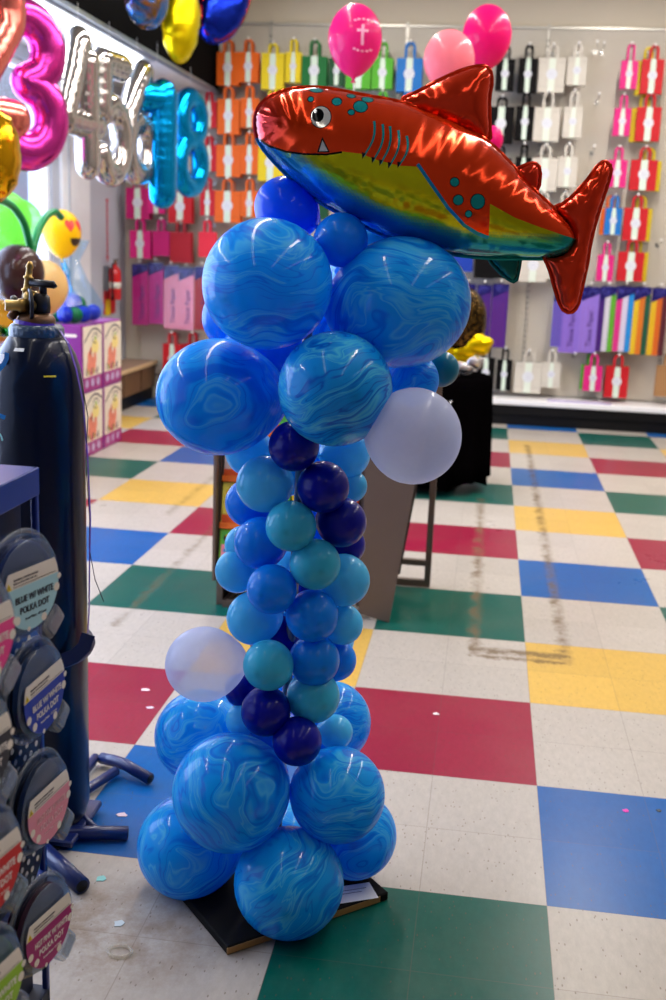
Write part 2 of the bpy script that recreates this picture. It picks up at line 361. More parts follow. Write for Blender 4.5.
# pegboard
def peg_mat():
    m, t, b = base('pegboard'); tc = t.new('ShaderNodeTexCoord').outputs['Object']
    sp = t.new('ShaderNodeSeparateXYZ'); t.l.new(tc, sp.inputs[0])
    def fr(o): return t.math('SUBTRACT', t.math('FRACT', t.math('DIVIDE', o, .0254)), .5)
    a, c = fr(sp.outputs[0]), fr(sp.outputs[2])
    d = t.math('SQRT', t.math('ADD', t.math('MULTIPLY', a, a), t.math('MULTIPLY', c, c)))
    hole = t.math('LESS_THAN', d, .2)
    n = t.new('ShaderNodeTexNoise', i_Vector=tc, i_Scale=2., i_Detail=5.).outputs[0]
    bc = t.mix(n, lin((196, 188, 172)), lin((214, 206, 192)))
    t.l.new(t.mix(hole, bc, lin((70, 60, 52))), b.inputs['Base Color']); b.inputs['Roughness'].default_value = .6; return m
pm = peg_mat()
seams = [-3.55, -2.33, -1.11, .11, 1.33, 2.55]
nm = ['beside the left wall', 'behind the orange and yellow bags', 'behind the green and black bags', 'behind the white bags', 'at the right behind the red bags']
for k in range(5):
    o = MB().box(seams[k]+.012, seams[k+1]-.012, YB-.012, YB, .24, 3.4, pm, bev=.003).build('pegboard_panel'); tag(o, 'off-white pegboard wall panel '+nm[k], 'pegboard', 'pegboard panels on the back wall')
up = P('upright_steel', (200, 196, 186), .35, metal=.4)
for k, x in enumerate(seams[1:-1]):
    b_ = MB().box(x-.012, x+.012, YB-.02, YB+.03, .0, 3.44, up)
    for i in range(60): b_.box(x-.004, x+.004, YB-.0215, YB-.0195, .3+i*.0508, .325+i*.0508, P('slot_dark', (60, 54, 50), .8))
    o = b_.build('trim_%d' % (10+k)); o['kind'] = 'structure'
o = MB().box(seams[0], seams[-1], YB-.02, YB+.03, 3.4, 3.425, up, bev=.004).build('trim_14'); o['kind'] = 'structure'
# base deck of the gondola
t_ = thing('base_shelf', 'long low white shelf deck on a black plinth under the pegboard', 'shelf', (0, 7.5, 0))
MB().box(-3.1, 2.6, 0, .4, .182, .232, P('shelf_white', (238, 236, 236), .3), bev=.006).build('deck', t_)
MB().box(-3.1, 2.6, .03, .38, .0, .187, blackp).build('plinth', t_)
MB().box(-3.1, 2.6, .012, .03, .10, .187, blackp).build('kick_rail', t_)
# low counter in the left corner
t_ = thing('low_counter', 'low brown wooden counter with a pale edge in the back left corner', 'counter', (-3.54, 7.385, 0))
tan = P('counter_top_tan', (150, 120, 100), .4, var=.12, scale=9)
wood = P('counter_brown', (116, 84, 56), .5, var=.2, scale=6)
MB().box(-.15, .17, -1.1, .49, .335, .37, tan, bev=.005).build('top', t_)
MB().box(-.13, .15, -1.08, .48, .12, .335, wood).box(.15, .155, -.45, -.44, .13, .33, P('groove_brown', (60, 42, 30), .6)).box(.15, .155, .05, .06, .13, .33, MC['groove_brown']).build('panel', t_)
MB().box(-.12, .13, -1.07, .48, 0, .12, blackp).build('plinth', t_)
MB().box(.165, .178, -1.1, .49, .333, .372, P('counter_edge', (206, 176, 132), .45), bev=.003).build('edge_band', t_)
# lilac film sleeve on the deck
t_ = MB().box(-.28, .28, -.05, .05, 0, .006, P('lilac_film', (176, 160, 206), .25), bev=.002).box(-.26, .2, -.04, .03, .006, .012, P('lilac_film_light', (206, 196, 224), .2), bev=.002).build('film_sleeve', loc=(.62, 7.57, .2325), rot=(0, 0, -.03)); tag(t_, 'flat lilac plastic sleeve lying on the white base shelf below the red bag', 'packaging')
# ================================================================== BAGS, TISSUE AND HOOKS ON THE PEGBOARD
BAGC = dict(orange=(236, 104, 20), yellow=(236, 208, 28), green=(18, 110, 48), lime=(84, 178, 40), blue=(22, 116, 196), darkblue=(16, 60, 170), black=(14, 12, 13), white=(216, 208, 194),
            pink=(226, 34, 128), red=(204, 22, 34), magenta=(200, 20, 110), crimson=(200, 22, 40), coral=(236, 44, 66), kraft=(176, 130, 84), darkgreen=(8, 74, 36), cherry=(176, 18, 36))
bandm = P('band_paper', (206, 222, 204), .6, var=.05, scale=60); sealm = P('seal_paper', (212, 214, 218), .6, var=.08, scale=120); sealink = P('seal_ink', (178, 178, 200), .6)
bandw = P('band_on_white', (214, 222, 206), .6, var=.05, scale=60); hookm = P('hook_steel', (150, 148, 144), .3, metal=.8); tipm = P('hook_tip', (244, 242, 236), .4)
BAGC = {k: tuple(int(c*.93) for c in v) for k, v in BAGC.items()}
_bag = {}
def bag_parts(c, wd, ht, band, hh, dk=0):
    key = (c, round(wd, 2), round(ht, 2), band, round(hh, 2), dk)
    if key in _bag: return _bag[key]
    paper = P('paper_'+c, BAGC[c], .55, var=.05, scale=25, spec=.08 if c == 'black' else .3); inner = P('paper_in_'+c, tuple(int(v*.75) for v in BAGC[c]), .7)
    d = dk or wd*(.36 if c in ('pink', 'white', 'kraft') else .55)
    b = MB(); h = wd/2; fold = .012
    # open sack: front, back, pinched gussets, bottom
    vs = [(-h, 0, 0), (h, 0, 0), (h, d, 0), (-h, d, 0), (-h, 0, ht), (h, 0, ht), (h, d*.75, ht), (-h, d*.75, ht), (-h+fold, d/2, .06), (-h+fold*2, d*.4, ht), (h-fold, d/2, .06), (h-fold*2, d*.4, ht)]
    b.add(vs, [(0, 1, 5, 4), (2, 3, 7, 6), (3, 2, 1, 0), (0, 4, 9, 8), (8, 9, 7, 3), (0, 8, 3), (1, 10, 11, 5), (10, 2, 6, 11), (1, 2, 10)], paper)
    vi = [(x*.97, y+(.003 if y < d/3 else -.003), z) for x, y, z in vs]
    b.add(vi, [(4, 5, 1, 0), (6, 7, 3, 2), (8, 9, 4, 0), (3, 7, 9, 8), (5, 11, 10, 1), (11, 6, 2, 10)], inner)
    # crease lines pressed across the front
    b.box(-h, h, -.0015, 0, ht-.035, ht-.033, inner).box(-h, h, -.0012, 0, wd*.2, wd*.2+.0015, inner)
    body = b.mesh('body')
    hm = []
    for y0 in (-.003, d*.75+.001):
        q = MB(); pts = []; r = wd*.17
        for k in range(17):
            a = PI*k/16; pts.append((-math.cos(a)*r, y0, ht-.02+max(0, (hh-r))+math.sin(a)*r+.02))
        pts = [(-r*1.02, y0, ht-.035)]+pts+[(r*1.02, y0, ht-.035)]
        q.ribbon(pts, .020 if y0 < 0 else .018, paper if y0 < 0 else inner, side=lambda k: (pts[k][0], 0, (pts[k][2]-ht-hh+r) if pts[k][2] > ht+hh-r else 0), th=.003)
        hm.append(q.mesh('handle'))
    bm_ = None
    if band:
        q = MB(); bw = wd*.13; bmx = bandw if c == 'white' else bandm
        q.box(-bw, bw, -.004, -.0005, 0.0, ht-.001, bmx)
        bm_ = q.mesh('band'); q = MB()
        q.add([(wd*.21*math.cos(a), -.0052, ht*.53+wd*.21*math.sin(a)) for a in [2*PI*k/24 for k in range(24)]]+[(0, -.0052, ht*.53)], [(k, (k+1) % 24, 24) for k in range(24)], sealm)
        for k in range(10):
            a = 2*PI*k/10; q.box(wd*.12*math.cos(a)-.003, wd*.12*math.cos(a)+.003, -.0058, -.005, ht*.53+wd*.12*math.sin(a)-.003, ht*.53+wd*.12*math.sin(a)+.003, sealink)
        q.box(-.012, .012, -.0058, -.005, ht*.53-.004, ht*.53+.004, sealink)
        bm_ = (bm_, q.mesh('seal'))
    _bag[key] = (body, hm, bm_); return _bag[key]
def child(name, me, par):
    o = bpy.data.objects.new(name, me); col.objects.link(o); o.parent = par; return o
HK = []
def hook(x, z, y0, holding, grp='peg hooks on the back wall'):
    if 'h' not in _bag:
        L = .24
        _bag['h'] = [MB().box(-.016, .016, -.003, 0, -.028, .01, hookm).tube([(0, 0, 0), (0, -L+.02, 0), (0, -L, .012), (0, -L-.004, .03)], .0028, hookm, 8).mesh('peg_hook'), MB().sphere((0, -L-.004, .034), .011, tipm, 10, 8).mesh('tip')]
    o = child('peg_hook', _bag['h'][0], None); o.location = (x, YB-.012, z); tag(o, holding, 'hook', grp)
    child('tip', _bag['h'][1], o)
YBAG = 7.66
def bag(xc, w_px, ytop, ybot, hy, c, band=1, label='', grp=None, behind=None, lean=0.):
    """front face on the plane Y=YBAG, from pixel measures of its front face"""
    p = onY(xc, ytop, YBAG); q = onY(xc, ybot, YBAG); l = onY(xc-w_px/2, ytop, YBAG); r = onY(xc+w_px/2, ytop, YBAG); hp = onY(xc, hy, YBAG)
    wd = round((r[0]-l[0])*50)/50; wd = max(wd, .14); ht = round((p[2]-q[2])*40)/40; hh = round((hp[2]-p[2])*40)/40
    hh = max(hh, wd*.2)
    x = p[0]; z = p[2]-ht
    t_ = thing('gift_bag', label, 'bag', (x, YBAG, z), 0 if behind else lean+R_.uniform(-.03, .03), grp)
    body, hm, bm_ = bag_parts(c, wd, ht, band, hh, .06 if behind else 0)
    child('body', body, t_)
    for h_ in hm: child('handle', h_, t_)
    if bm_: child('seal', bm_[1], child('band', bm_[0], t_))
    if behind:
        c2, dx = behind
        body, hm, bm_ = bag_parts(c2, wd, ht, 0, hh, .06)
        t2 = thing('gift_bag', '%s gift bag behind the %s' % (c2, ' '.join(label.split()[:10])), 'bag', (x+dx, YBAG+.085, z), 0, grp)
        child('body', body, t2); [child('handle', h_, t2) for h_ in hm]
    return x, z+ht+hh-.022
HR = {}
def hang(row, name, lst, grp):
    """lst: (xc, w, ytop, ybot, hy, colour, band, behind)"""
    for e in lst:
        xc, w_, yt, yb, hy, c, band, behind, lab = e
        x, z = bag(xc, w_, yt, yb, hy, c, band, lab, grp, behind)
        hook(x, z, 0, 'hook of the '+' '.join(lab.split()[:13]))
ROWN = ['top row', 'second row', 'third row', 'fourth row', 'fifth row', 'bottom row']
def L(c, size, row, extra=''): return ('%s %s gift bag with %s, %s%s' % (size, c, 'a pale band', ROWN[row], extra)).strip()
B = lambda xc, w, yt, yb, hy, c, lab, band=1, behind=None: (xc, w, yt, yb, hy, c, band, behind, lab)
g1 = 'orange and yellow gift bags on the back wall'
hang(0, '', [
 B(228, 22, 52, 86, 41, 'orange', 'wide orange gift bag with pale band, top of the orange column'),
 B(248.5, 19, 52, 83.5, 40, 'orange', 'narrow orange gift bag with pale band, top row beside the yellow bags'),
 B(273, 22, 53, 88, 43, 'yellow', 'wide yellow gift bag with pale band in the top row'),
 B(293.5, 15.5, 52, 81, 40, 'yellow', 'narrow yellow gift bag with pale band in the top row'),
 B(228.5, 23, 99, 134, 87, 'orange', 'wide orange gift bag with pale band, second row'),
 B(249.5, 17, 98, 127, 87, 'orange', 'narrow orange gift bag with pale band, second row'),
 B(273, 22, 102, 136, 91, 'yellow', 'yellow gift bag mostly hidden behind the shark snout, second row'),
 B(228.5, 23, 145, 178, 134.5, 'orange', 'wide orange gift bag with pale band, third row'),
 B(249.5, 17, 145, 174, 134, 'orange', 'narrow orange gift bag with pale band, third row'),
 B(270.5, 25, 146, 180.5, 135, 'yellow', 'yellow gift bag under the shark chin, third row'),
 B(227.5, 25, 191, 223, 180.5, 'orange', 'wide orange gift bag with pale band, fourth row above the marbled balloon'),
 B(249.5, 17, 191, 217, 180.5, 'orange', 'narrow orange gift bag with pale band, fourth row'),
 B(213, 18, 347, 376, 335, 'orange', 'orange gift bag mostly hidden behind a marbled balloon, bottom row'),
], g1)
g2 = 'red gift bags beside the orange column'
hang(0, '', [
 B(209, 15, 101, 128, 91, 'crimson', 'narrow red gift bag beside the blue foil number, second row'),
 B(209, 15, 145, 172, 135, 'crimson', 'narrow red gift bag with pale band, third row'),
 B(207.5, 15, 190, 216, 178, 'crimson', 'narrow red gift bag with pale band, fourth row'),
 B(207, 18, 232, 258, 222, 'coral', 'coral red gift bag without a band, fifth row', 0),
 B(180, 23, 192, 223, 181, 'red', 'wide red gift bag with pale band under the blue foil number'),
 B(180.5, 21, 232, 262, 221, 'cherry', 'wide dark red gift bag without a band, fifth row', 0),
 B(172, 19, 344, 376, 333, 'red', 'red gift bag with pale band in the bottom row above the counter'),
 B(192.5, 18, 344, 376, 334, 'cherry', 'dark red gift bag partly behind a marbled balloon, bottom row', 0),
], g2)
g3 = 'magenta gift bags by the left wall'
hang(0, '', [
 B(137.5, 23, 144, 173, 133, 'magenta', 'magenta gift bag hidden behind the silver numbers, third row'),
 B(137.5, 23, 188, 218, 176, 'magenta', 'wide magenta gift bag with pale band, fourth row by the left wall'),
 B(156, 17, 188, 213, 177, 'pink', 'narrow pink gift bag with pale band, fourth row below the blue number'),
 B(140, 22, 230.5, 259, 219, 'pink', 'wide pink gift bag with pale band, fifth row by the left wall'),
 B(161, 16, 231, 255, 219, 'magenta', 'narrow magenta gift bag without a band, fifth row', 0),
], g3)
g4 = 'green and blue gift bags on the back wall'
hang(0, '', [
 B(314.5, 24, 56, 87, 42, 'green', 'wide dark green gift bag with pale band in the top row'),
 B(337, 15, 58, 86, 45, 'darkgreen', 'narrow dark green gift bag half behind the cross print balloon'),
 B(359, 26, 58, 90, 46, 'lime', 'wide lime green gift bag behind the cross print balloon'),
 B(383, 20, 58, 88.5, 44, 'lime', 'narrow lime green gift bag with pale band in the top row'),
 B(410, 26, 58, 92, 44, 'blue', 'wide blue gift bag with pale band in the top row'),
 B(382.5, 20, 104, 136, 92, 'lime', 'lime green gift bag hidden behind the shark, second row'),
 B(408, 24, 104, 138, 93, 'blue', 'blue gift bag hidden behind the shark, second row'),
 B(317, 22, 190, 220, 179, 'darkgreen', 'dark green gift bag peeking out between balloon and shark', 0),
 B(464, 20, 240, 271, 229, 'darkblue', 'blue gift bag under the shark belly beside the black bags', 0),
], g4)
g5 = 'black gift bags on the back wall'
hang(0, '', [
 B(506, 20, 59, 91, 48, 'black', 'wide black gift bag with pale band in the top row beside the pink balloon'),
 B(529, 18, 58, 92, 46, 'black', 'narrow black gift bag with pale band in the top row'),
 B(502, 25, 106.5, 142, 96, 'black', 'wide black gift bag with pale band, second row'),
 B(526, 18, 106, 141, 94, 'black', 'narrow black gift bag with pale band, second row'),
 B(500, 24, 158, 190, 147, 'black', 'wide black gift bag behind the shark back, third row'),
 B(524, 17, 157, 190, 145, 'black', 'narrow black gift bag with pale band, third row above the second fin'),
 B(486, 20, 244, 278, 234, 'black', 'wide black gift bag under the shark belly', 0),
 B(504, 17, 244, 278, 234, 'black', 'narrow black gift bag beside the teal fin', 0),
 B(486.5, 18, 358, 389, 348, 'black', 'black gift bag with a pale blue tag above the black tablecloth', 1),
 B(505, 16, 360, 391, 350, 'black', 'narrow black gift bag with pale band, bottom row', 1),
], g5)
g6 = 'white gift bags on the back wall'
hang(0, '', [
 B(553, 26, 58, 91, 46, 'white', 'wide white gift bag in the top row'),
 B(578, 20, 57, 86, 45, 'white', 'narrow white gift bag in the top row'),
 B(548, 25.5, 107.5, 141, 93, 'white', 'wide white gift bag, second row'),
 B(574, 19, 107, 137, 93, 'white', 'narrow white gift bag, second row'),
 B(545.5, 25, 158, 192, 146, 'white', 'wide white gift bag, third row above the tail'),
 B(568.5, 19, 157, 187, 144, 'white', 'narrow white gift bag, third row above the tail'),
 B(543, 25, 205, 238, 193, 'white', 'wide white gift bag hidden behind the shark tail, fourth row'),
 B(565, 19, 205, 234, 193, 'white', 'narrow white gift bag hidden behind the shark tail, fourth row'),
 B(534.5, 27, 250, 280.5, 238, 'white', 'wide white gift bag below the shark beside the teal fin'),
 B(557, 19, 250, 278, 238, 'white', 'narrow white gift bag behind the lower tail lobe'),
 B(529, 26, 362.5, 394, 350, 'white', 'wide white gift bag, bottom row above the base shelf'),
 B(552, 18.5, 362.5, 388, 350, 'white', 'narrow white gift bag, bottom row above the base shelf'),
], g6)
g7 = 'pink and red gift bags at the right'
Yl, Yr = ('yellow', -.035), ('yellow', .045)
hang(0, '', [
 B(630.5, 18, 60.5, 89, 46, 'pink', 'small pink gift bag with pale band at right, top row'),
 B(654, 22, 59, 92.5, 45, 'red', 'large red gift bag with pale band at right, top row', 1, Yl),
 B(623.5, 18, 108, 135.5, 94, 'pink', 'small pink gift bag with pale band at right, second row'),
 B(650, 24, 107, 140.5, 95, 'red', 'large red gift bag with pale band at right, second row', 1, Yl),
 B(618.5, 18, 160, 187, 147, 'pink', 'small pink gift bag with pale band beside the tail tip'),
 B(645, 26, 160, 191, 147, 'red', 'large red gift bag with pale band at right, third row', 1, Yr),
 B(614.5, 17.5, 208, 234, 195, 'blue', 'small blue gift bag with pale band at right', 1, ('orange', -.03)),
 B(637, 25, 208, 239.5, 195, 'red', 'large red gift bag beside the small blue bag', 1, Yr),
 B(606.5, 16, 255, 280, 242.5, 'pink', 'small pink gift bag just above the tissue packs'),
 B(632, 26, 252, 282.5, 241, 'red', 'large red gift bag just above the tissue packs', 1, Yr),
 B(594, 19, 366, 392.5, 356, 'pink', 'small pink gift bag in the bottom row under the tissue packs', 1, ('lime', -.02)),
 B(618, 24, 367, 397, 355, 'red', 'large red gift bag in the bottom row with an orange handle', 1, ('orange', .01)),
 B(669, 23, 366, 397, 355, 'kraft', 'brown kraft gift bag at the right edge, bottom row', 0),
], g7)
for k, (x, y, l) in enumerate([(604, 47, 'bare peg hook beside the top small pink bag'), (599, 98, 'bare peg hook level with the second pink bag'), (594, 150, 'bare peg hook above the shark tail tip'), (661, 244, 'bare peg hook at the right edge beside a red bag'), (575, 357, 'bare peg hook under the lavender tissue packs'), (597, 46, 'bare peg hook highest in the empty board area')]):
    p = onY(x, y, YBAG); hook(p[0], p[2], 0, l)

# ---- tissue packs
hdr = P('tissue_header', (24, 16, 96), .3, var=.5, scale=40); hdr2 = P('tissue_header_light', (86, 84, 176), .3, var=.3, scale=60); ink = P('tissue_ink', (70, 34, 110), .5)
sleeve = clear('sleeve_film', (240, 240, 250), .01, .12, .05, .2)
def tissue(xc, w_, yt, yb, cols, lab, grp, textc=True, wavy=False):
    p = onY(xc, yt, YBAG); q = onY(xc, yb, YBAG); l = onY(xc-w_/2, yt, YBAG); r = onY(xc+w_/2, yt, YBAG)
    wd = r[0]-l[0]-.004; ht = p[2]-q[2]; h = wd/2
    t_ = thing('tissue_pack', lab, 'tissue paper', (p[0], YBAG, q[2]), R_.uniform(-.05, .05), grp)
    n = len(cols)
    for k, c in enumerate(cols):
        a, b_ = -h+wd*k/n, -h+wd*(k+1)/n
        mt = P('tissue_%02x%02x%02x' % c, c, .45, var=.08, scale=30)
        m_ = MB().box(a, b_-(.002 if n > 1 else 0), 0, .018, 0, ht*.93, mt, bev=.003)
        if n > 1:
            for i in range(14): m_.box(b_-.006, b_+.003, -.001, .012, ht*(.03+.06*i), ht*(.055+.06*i), mt)
        if n == 1:
            for i in range(3): m_.box(a+wd*(.2+.25*i), a+wd*(.2+.25*i)+.0015, -.0006, 0, 0.01, ht*.7, P('tissue_fold', tuple(int(v*.8) for v in c), .5))
            if textc: m_.text('Tissue Paper', .062, ink, T(h*.45, -.001, ht*.36) @ Ry(-PI/2), th=.0004)
        m_.build('tissue_paper', t_)
    # printed header wedge
    m_ = MB().poly([(-h, ht*.76), (h, ht*.88), (h, ht*.97), (-h, ht*.97)], .003, hdr, T(0, -.001, 0))
    rr = random.Random(int(xc))
    for i in range(9): 
        x_ = rr.uniform(-h*.8, h*.8); z_ = rr.uniform(ht*.86, ht*.95); m_.tube([(x_+.014*math.cos(a), -.0045, z_+.014*math.sin(a)) for a in [i+PI*k/4 for k in range(6)]], .0022, hdr2, 5)
    m_.build('header_card', t_)
    MB().poly([(-h, 0), (h, 0), (h, ht*.97), (h*.35, ht), (-h*.35, ht), (-h, ht*.97)], .0008, sleeve, T(0, -.006, 0)).build('sleeve', t_)
    hook(p[0], p[2]-.02, 0, 'hook of the '+' '.join(lab.split()[:13]))
gL, gM, gR = 'tissue packs at the left of the back wall', 'purple tissue packs above the black bags', 'tissue packs at the right of the back wall'
mg, pk, br = (190, 24, 118), (244, 156, 172), (176, 56, 50); pu = (74, 24, 116); la = (150, 116, 206)
tissue(140, 16.5, 262.5, 325, [mg], 'magenta tissue paper pack nearest the left wall', gL)
tissue(156, 15, 261, 324, [(196, 26, 130)], 'magenta tissue paper pack beside the light pink packs', gL)
tissue(171.5, 15.5, 264, 329, [pk], 'light pink tissue paper pack beside the magenta ones', gL)
tissue(186.5, 15.5, 266, 330, [pk], 'light pink tissue paper pack beside the brick red one', gL)
tissue(202.5, 15.5, 265, 330, [br], 'brick red tissue paper pack partly behind the balloon', gL)
tissue(469, 15, 282, 346, [(50, 24, 96)], 'deep purple tissue pack half hidden by the marbled balloon', gM, False)
tissue(485, 15.5, 283, 347, [pu], 'deep purple tissue paper pack in the middle of three', gM, False)
tissue(501.5, 17, 282, 348, [(84, 26, 124)], 'deep purple tissue paper pack at the right of three', gM, False)
tissue(560, 11, 288, 347, [(104, 92, 178)], 'blue violet tissue pack behind the lower tail lobe', gR, False)
tissue(573, 20, 285, 353, [la], 'lavender tissue paper pack beside the tail lobe', gR)
tissue(591.5, 19.5, 285, 353, [(158, 124, 210)], 'lavender tissue paper pack beside the striped packs', gR)
tissue(609.5, 17, 284.5, 352, [pu, (232, 226, 220), (104, 186, 40)], 'purple, white and green striped tissue pack', gR)
tissue(627, 18, 284.5, 352, [(236, 50, 132), (236, 226, 230), (30, 150, 214)], 'pink, white and blue striped tissue pack', gR)
tissue(644, 17, 285, 355, [(248, 202, 24), (240, 130, 26), (20, 90, 56)], 'yellow, orange and green striped tissue pack', gR)
tissue(661.5, 17.5, 286, 356, [(246, 196, 22), (236, 110, 22), (96, 30, 40)], 'yellow, orange and maroon striped tissue pack at the right edge', gR)
# ================================================================== BALLOON COLUMN
AX, AY = -.679, -.029
nrm = np.array([math.sin(YAW), math.cos(YAW), 0.])      # horizontal, away from the camera
mar1 = lambda k: latex('marbled_blue_%d' % k, (10, 170, 252), (0, 126, 236), (78, 204, 254), seed=k*3.7, transl=.3)
lt_ = latex('latex_light_blue', (90, 212, 255), transl=.34); md_ = latex('latex_mid_blue', (10, 150, 254), transl=.3); nv_ = latex('latex_navy', (0, 12, 158), transl=.12)
aq_ = latex('latex_aqua', (62, 196, 234), transl=.25); ro_ = latex('latex_royal', (0, 100, 250), transl=.32); wh_ = latex('latex_clear_white', (214, 222, 250), through=.5, transl=.4, tip=.95)
teal_ = latex('latex_teal', (10, 120, 150), transl=.2)
_bal = {}
def balloon_mesh(mat, seg=40, rings=26):
    """unit latex balloon: crown at +Z, slimming to a neck and rolled knot at -Z"""
    if mat.name in _bal: return _bal[mat.name]
    prof = []
    for k in range(rings+1):
        a = PI*k/rings*.955
        z = math.cos(a); r = math.sin(a)
        s_ = max(0, -z); r *= 1-.16*s_**2; z = z*(1+.10*s_)
        prof.append((max(r, 1e-6), z))
    prof += [(.085, -1.115), (.05, -1.16), (.045, -1.19), (.075, -1.205), (.10, -1.24), (.085, -1.25), (.03, -1.235), (1e-6, -1.23)]
    b = MB(); b.lathe(list(reversed(prof)), mat, seg); _bal[mat.name] = b.mesh('balloon'); return _bal[mat.name]
COLM = thing('balloon_column', 'tall column of tied blue balloons standing on a black base plate', 'balloon column', (AX, AY, 0))
def bal(px, py, r, mat, t, kind='balloon', el=1.0, axisz=None, label=None, spin=0.):
    p0 = onP(px, py, (AX, AY, 0), nrm); p = CAM+(p0-CAM)*(1-t/float((p0-CAM)@nrm))
    R = r*dep(p)/F
    c = np.array([AX+.06, AY, p[2]+(0 if axisz is None else axisz)])
    d = p-c
    if np.linalg.norm(d) < .02: d = -nrm
    o = child(kind, balloon_mesh(mat), COLM)
    M = Matrix.Translation(Vector(p)-Vector((AX, AY, 0))) @ frame(d) @ Rz(spin or R_.uniform(0, 6)) @ Matrix.Diagonal((R, R, R*el, 1))
    o.matrix_local = M
    if label: o['label'] = label
    return o
# --- top cluster (marbled)
bal(370, 272, 42, mar1(4), -.16, el=1.0)
bal(262, 350, 40, md_, -.08)
bal(330, 320, 40, mar1(5), -.16)
bal(236, 318, 34, md_, -.12)
bal(412, 380, 27, mar1(6), -.04)
bal(287, 209, 31.5, ro_, -.03, el=1.08, axisz=-.03, label='plain royal blue balloon behind the top marbled one')
bal(377, 243, 19, aq_, -.1)
bal(341, 240, 27, md_, .05, label='plain mid blue balloon under the shark belly')
bal(268, 284, 65, mar1(1), .13, el=1.03, axisz=.03)
bal(400, 303, 65, mar1(2), .05, el=1.09, axisz=-.03, spin=1.)
bal(335, 389, 57.5, latex('marbled_blue_3', (12, 160, 246), (0, 96, 214), (80, 206, 250), seed=9.1, transl=.2), .17, spin=2.)
bal(220, 397, 58.5, mar1(7), .05, el=1.09, spin=3.)
bal(413, 436, 48.5, wh_, .19, label='translucent white balloon at the right of the column')
tb = bal(441, 369, 18, teal_, -.12, label='small teal balloon with fine printed lines')
# --- shaft
small = [
 (250, 452, 24, 25, lt_, -.05), (345, 454, 28, 22, lt_, -.05), (350, 486, 17, 17, lt_, -.05), (250, 503, 25, 24, md_, -.01), (344, 545, 21, 21, nv_, -.01),
 (318, 470, 26, 26, md_, -.12), (300, 560, 26, 26, lt_, -.11), (290, 470, 26, 26, lt_, -.06), (245, 545, 20, 20, lt_, -.02), (300, 610, 26, 26, nv_, -.05), (330, 640, 24, 24, lt_, -.11), (275, 640, 25, 25, nv_, -.03), (300, 690, 25, 25, md_, -.1), (320, 520, 25, 25, md_, -.12),
 (265, 484, 30, 27, lt_, .08), (294, 446, 25.5, 25.5, nv_, .12), (323, 487, 27, 25.5, nv_, .11), (341, 522, 25.5, 25, nv_, .08),
 (261, 543, 28, 25, md_, .07), (291, 526, 25.5, 25.5, aq_, .135), (237.5, 571, 21, 23, lt_, .01), (343, 580, 27, 26, lt_, .05), (315, 564, 26, 25.5, aq_, .13),
 (254, 618, 29, 25, lt_, .06), (272, 589, 25.5, 25, md_, .14), (342, 624, 21, 20.5, lt_, .04), (312, 615.6, 27, 26, md_, .115),
 (335, 660, 21, 21, md_, .02), (314, 660, 27, 24.5, md_, .10), (242, 690, 17, 17, nv_, .02), (268.5, 665, 25, 26, aq_, .15), (313, 696, 28, 25.5, aq_, .09),
 (335, 732, 17, 18, lt_, .03), (244, 720, 18, 18, lt_, .04), (262, 737, 24, 24, md_, .03), (266, 711, 25, 25, nv_, .13), (297, 741, 24.5, 25, nv_, .15)]
for x, y, rx, ry, mt, t in small: bal(x, y, (rx+ry)/2, mt, t+.0, el=1.02)
bal(205, 664, 37.5, wh_, .09, el=1.06, label='translucent white balloon at the left of the column, tied end showing')
# --- bottom cluster (marbled)
bal(330, 722, 41, mar1(8), -.1); bal(202, 736, 46, mar1(9), -.05, el=1.03); bal(270, 850, 50, mar1(10), -.15)
bal(189, 846, 51.5, mar1(11), .04); bal(353, 835, 43.5, mar1(12), .0); bal(337, 794.5, 48, mar1(13), .12, spin=1.5); bal(231.5, 792, 59, mar1(14), .15, spin=.6); bal(289, 882, 55, mar1(15), .19, spin=2.4)
# pole, plate, paper
MB().tube([(.02, 0, .02), (.045, 0, .7), (.06, 0, 1.45)], .011, P('pole_grey', (120, 124, 130), .35, metal=.5)).build('pole', COLM)
a_ = math.atan2(.65, .76)
MB().box(-.215, .215, -.215, .215, 0, .022, P('plate_black', (10, 8, 8), .8, var=.3, scale=10, spec=.15), bev=.003).box(-.216, .19, -.2165, -.214, .004, .019, P('plate_raw_edge', (150, 112, 64), .7, var=.3, scale=40)).build('base_plate', COLM, M=Rz(a_))
o = MB().box(-.05, .05, -.033, .033, 0, .0006, P('note_paper', (226, 226, 232), .6)).box(-.035, .035, .012, .014, .0006, .0009, P('note_ink', (90, 90, 110), .6)).box(-.035, .02, 0, .002, .0006, .0009, MC['note_ink']).build('paper_note'); tag(o, 'small white paper note lying on the black base plate', 'paper')
p = onZ(354, 893, .0225); o.location = (p[0], p[1], .0225); o.rotation_euler = (0, 0, .45)
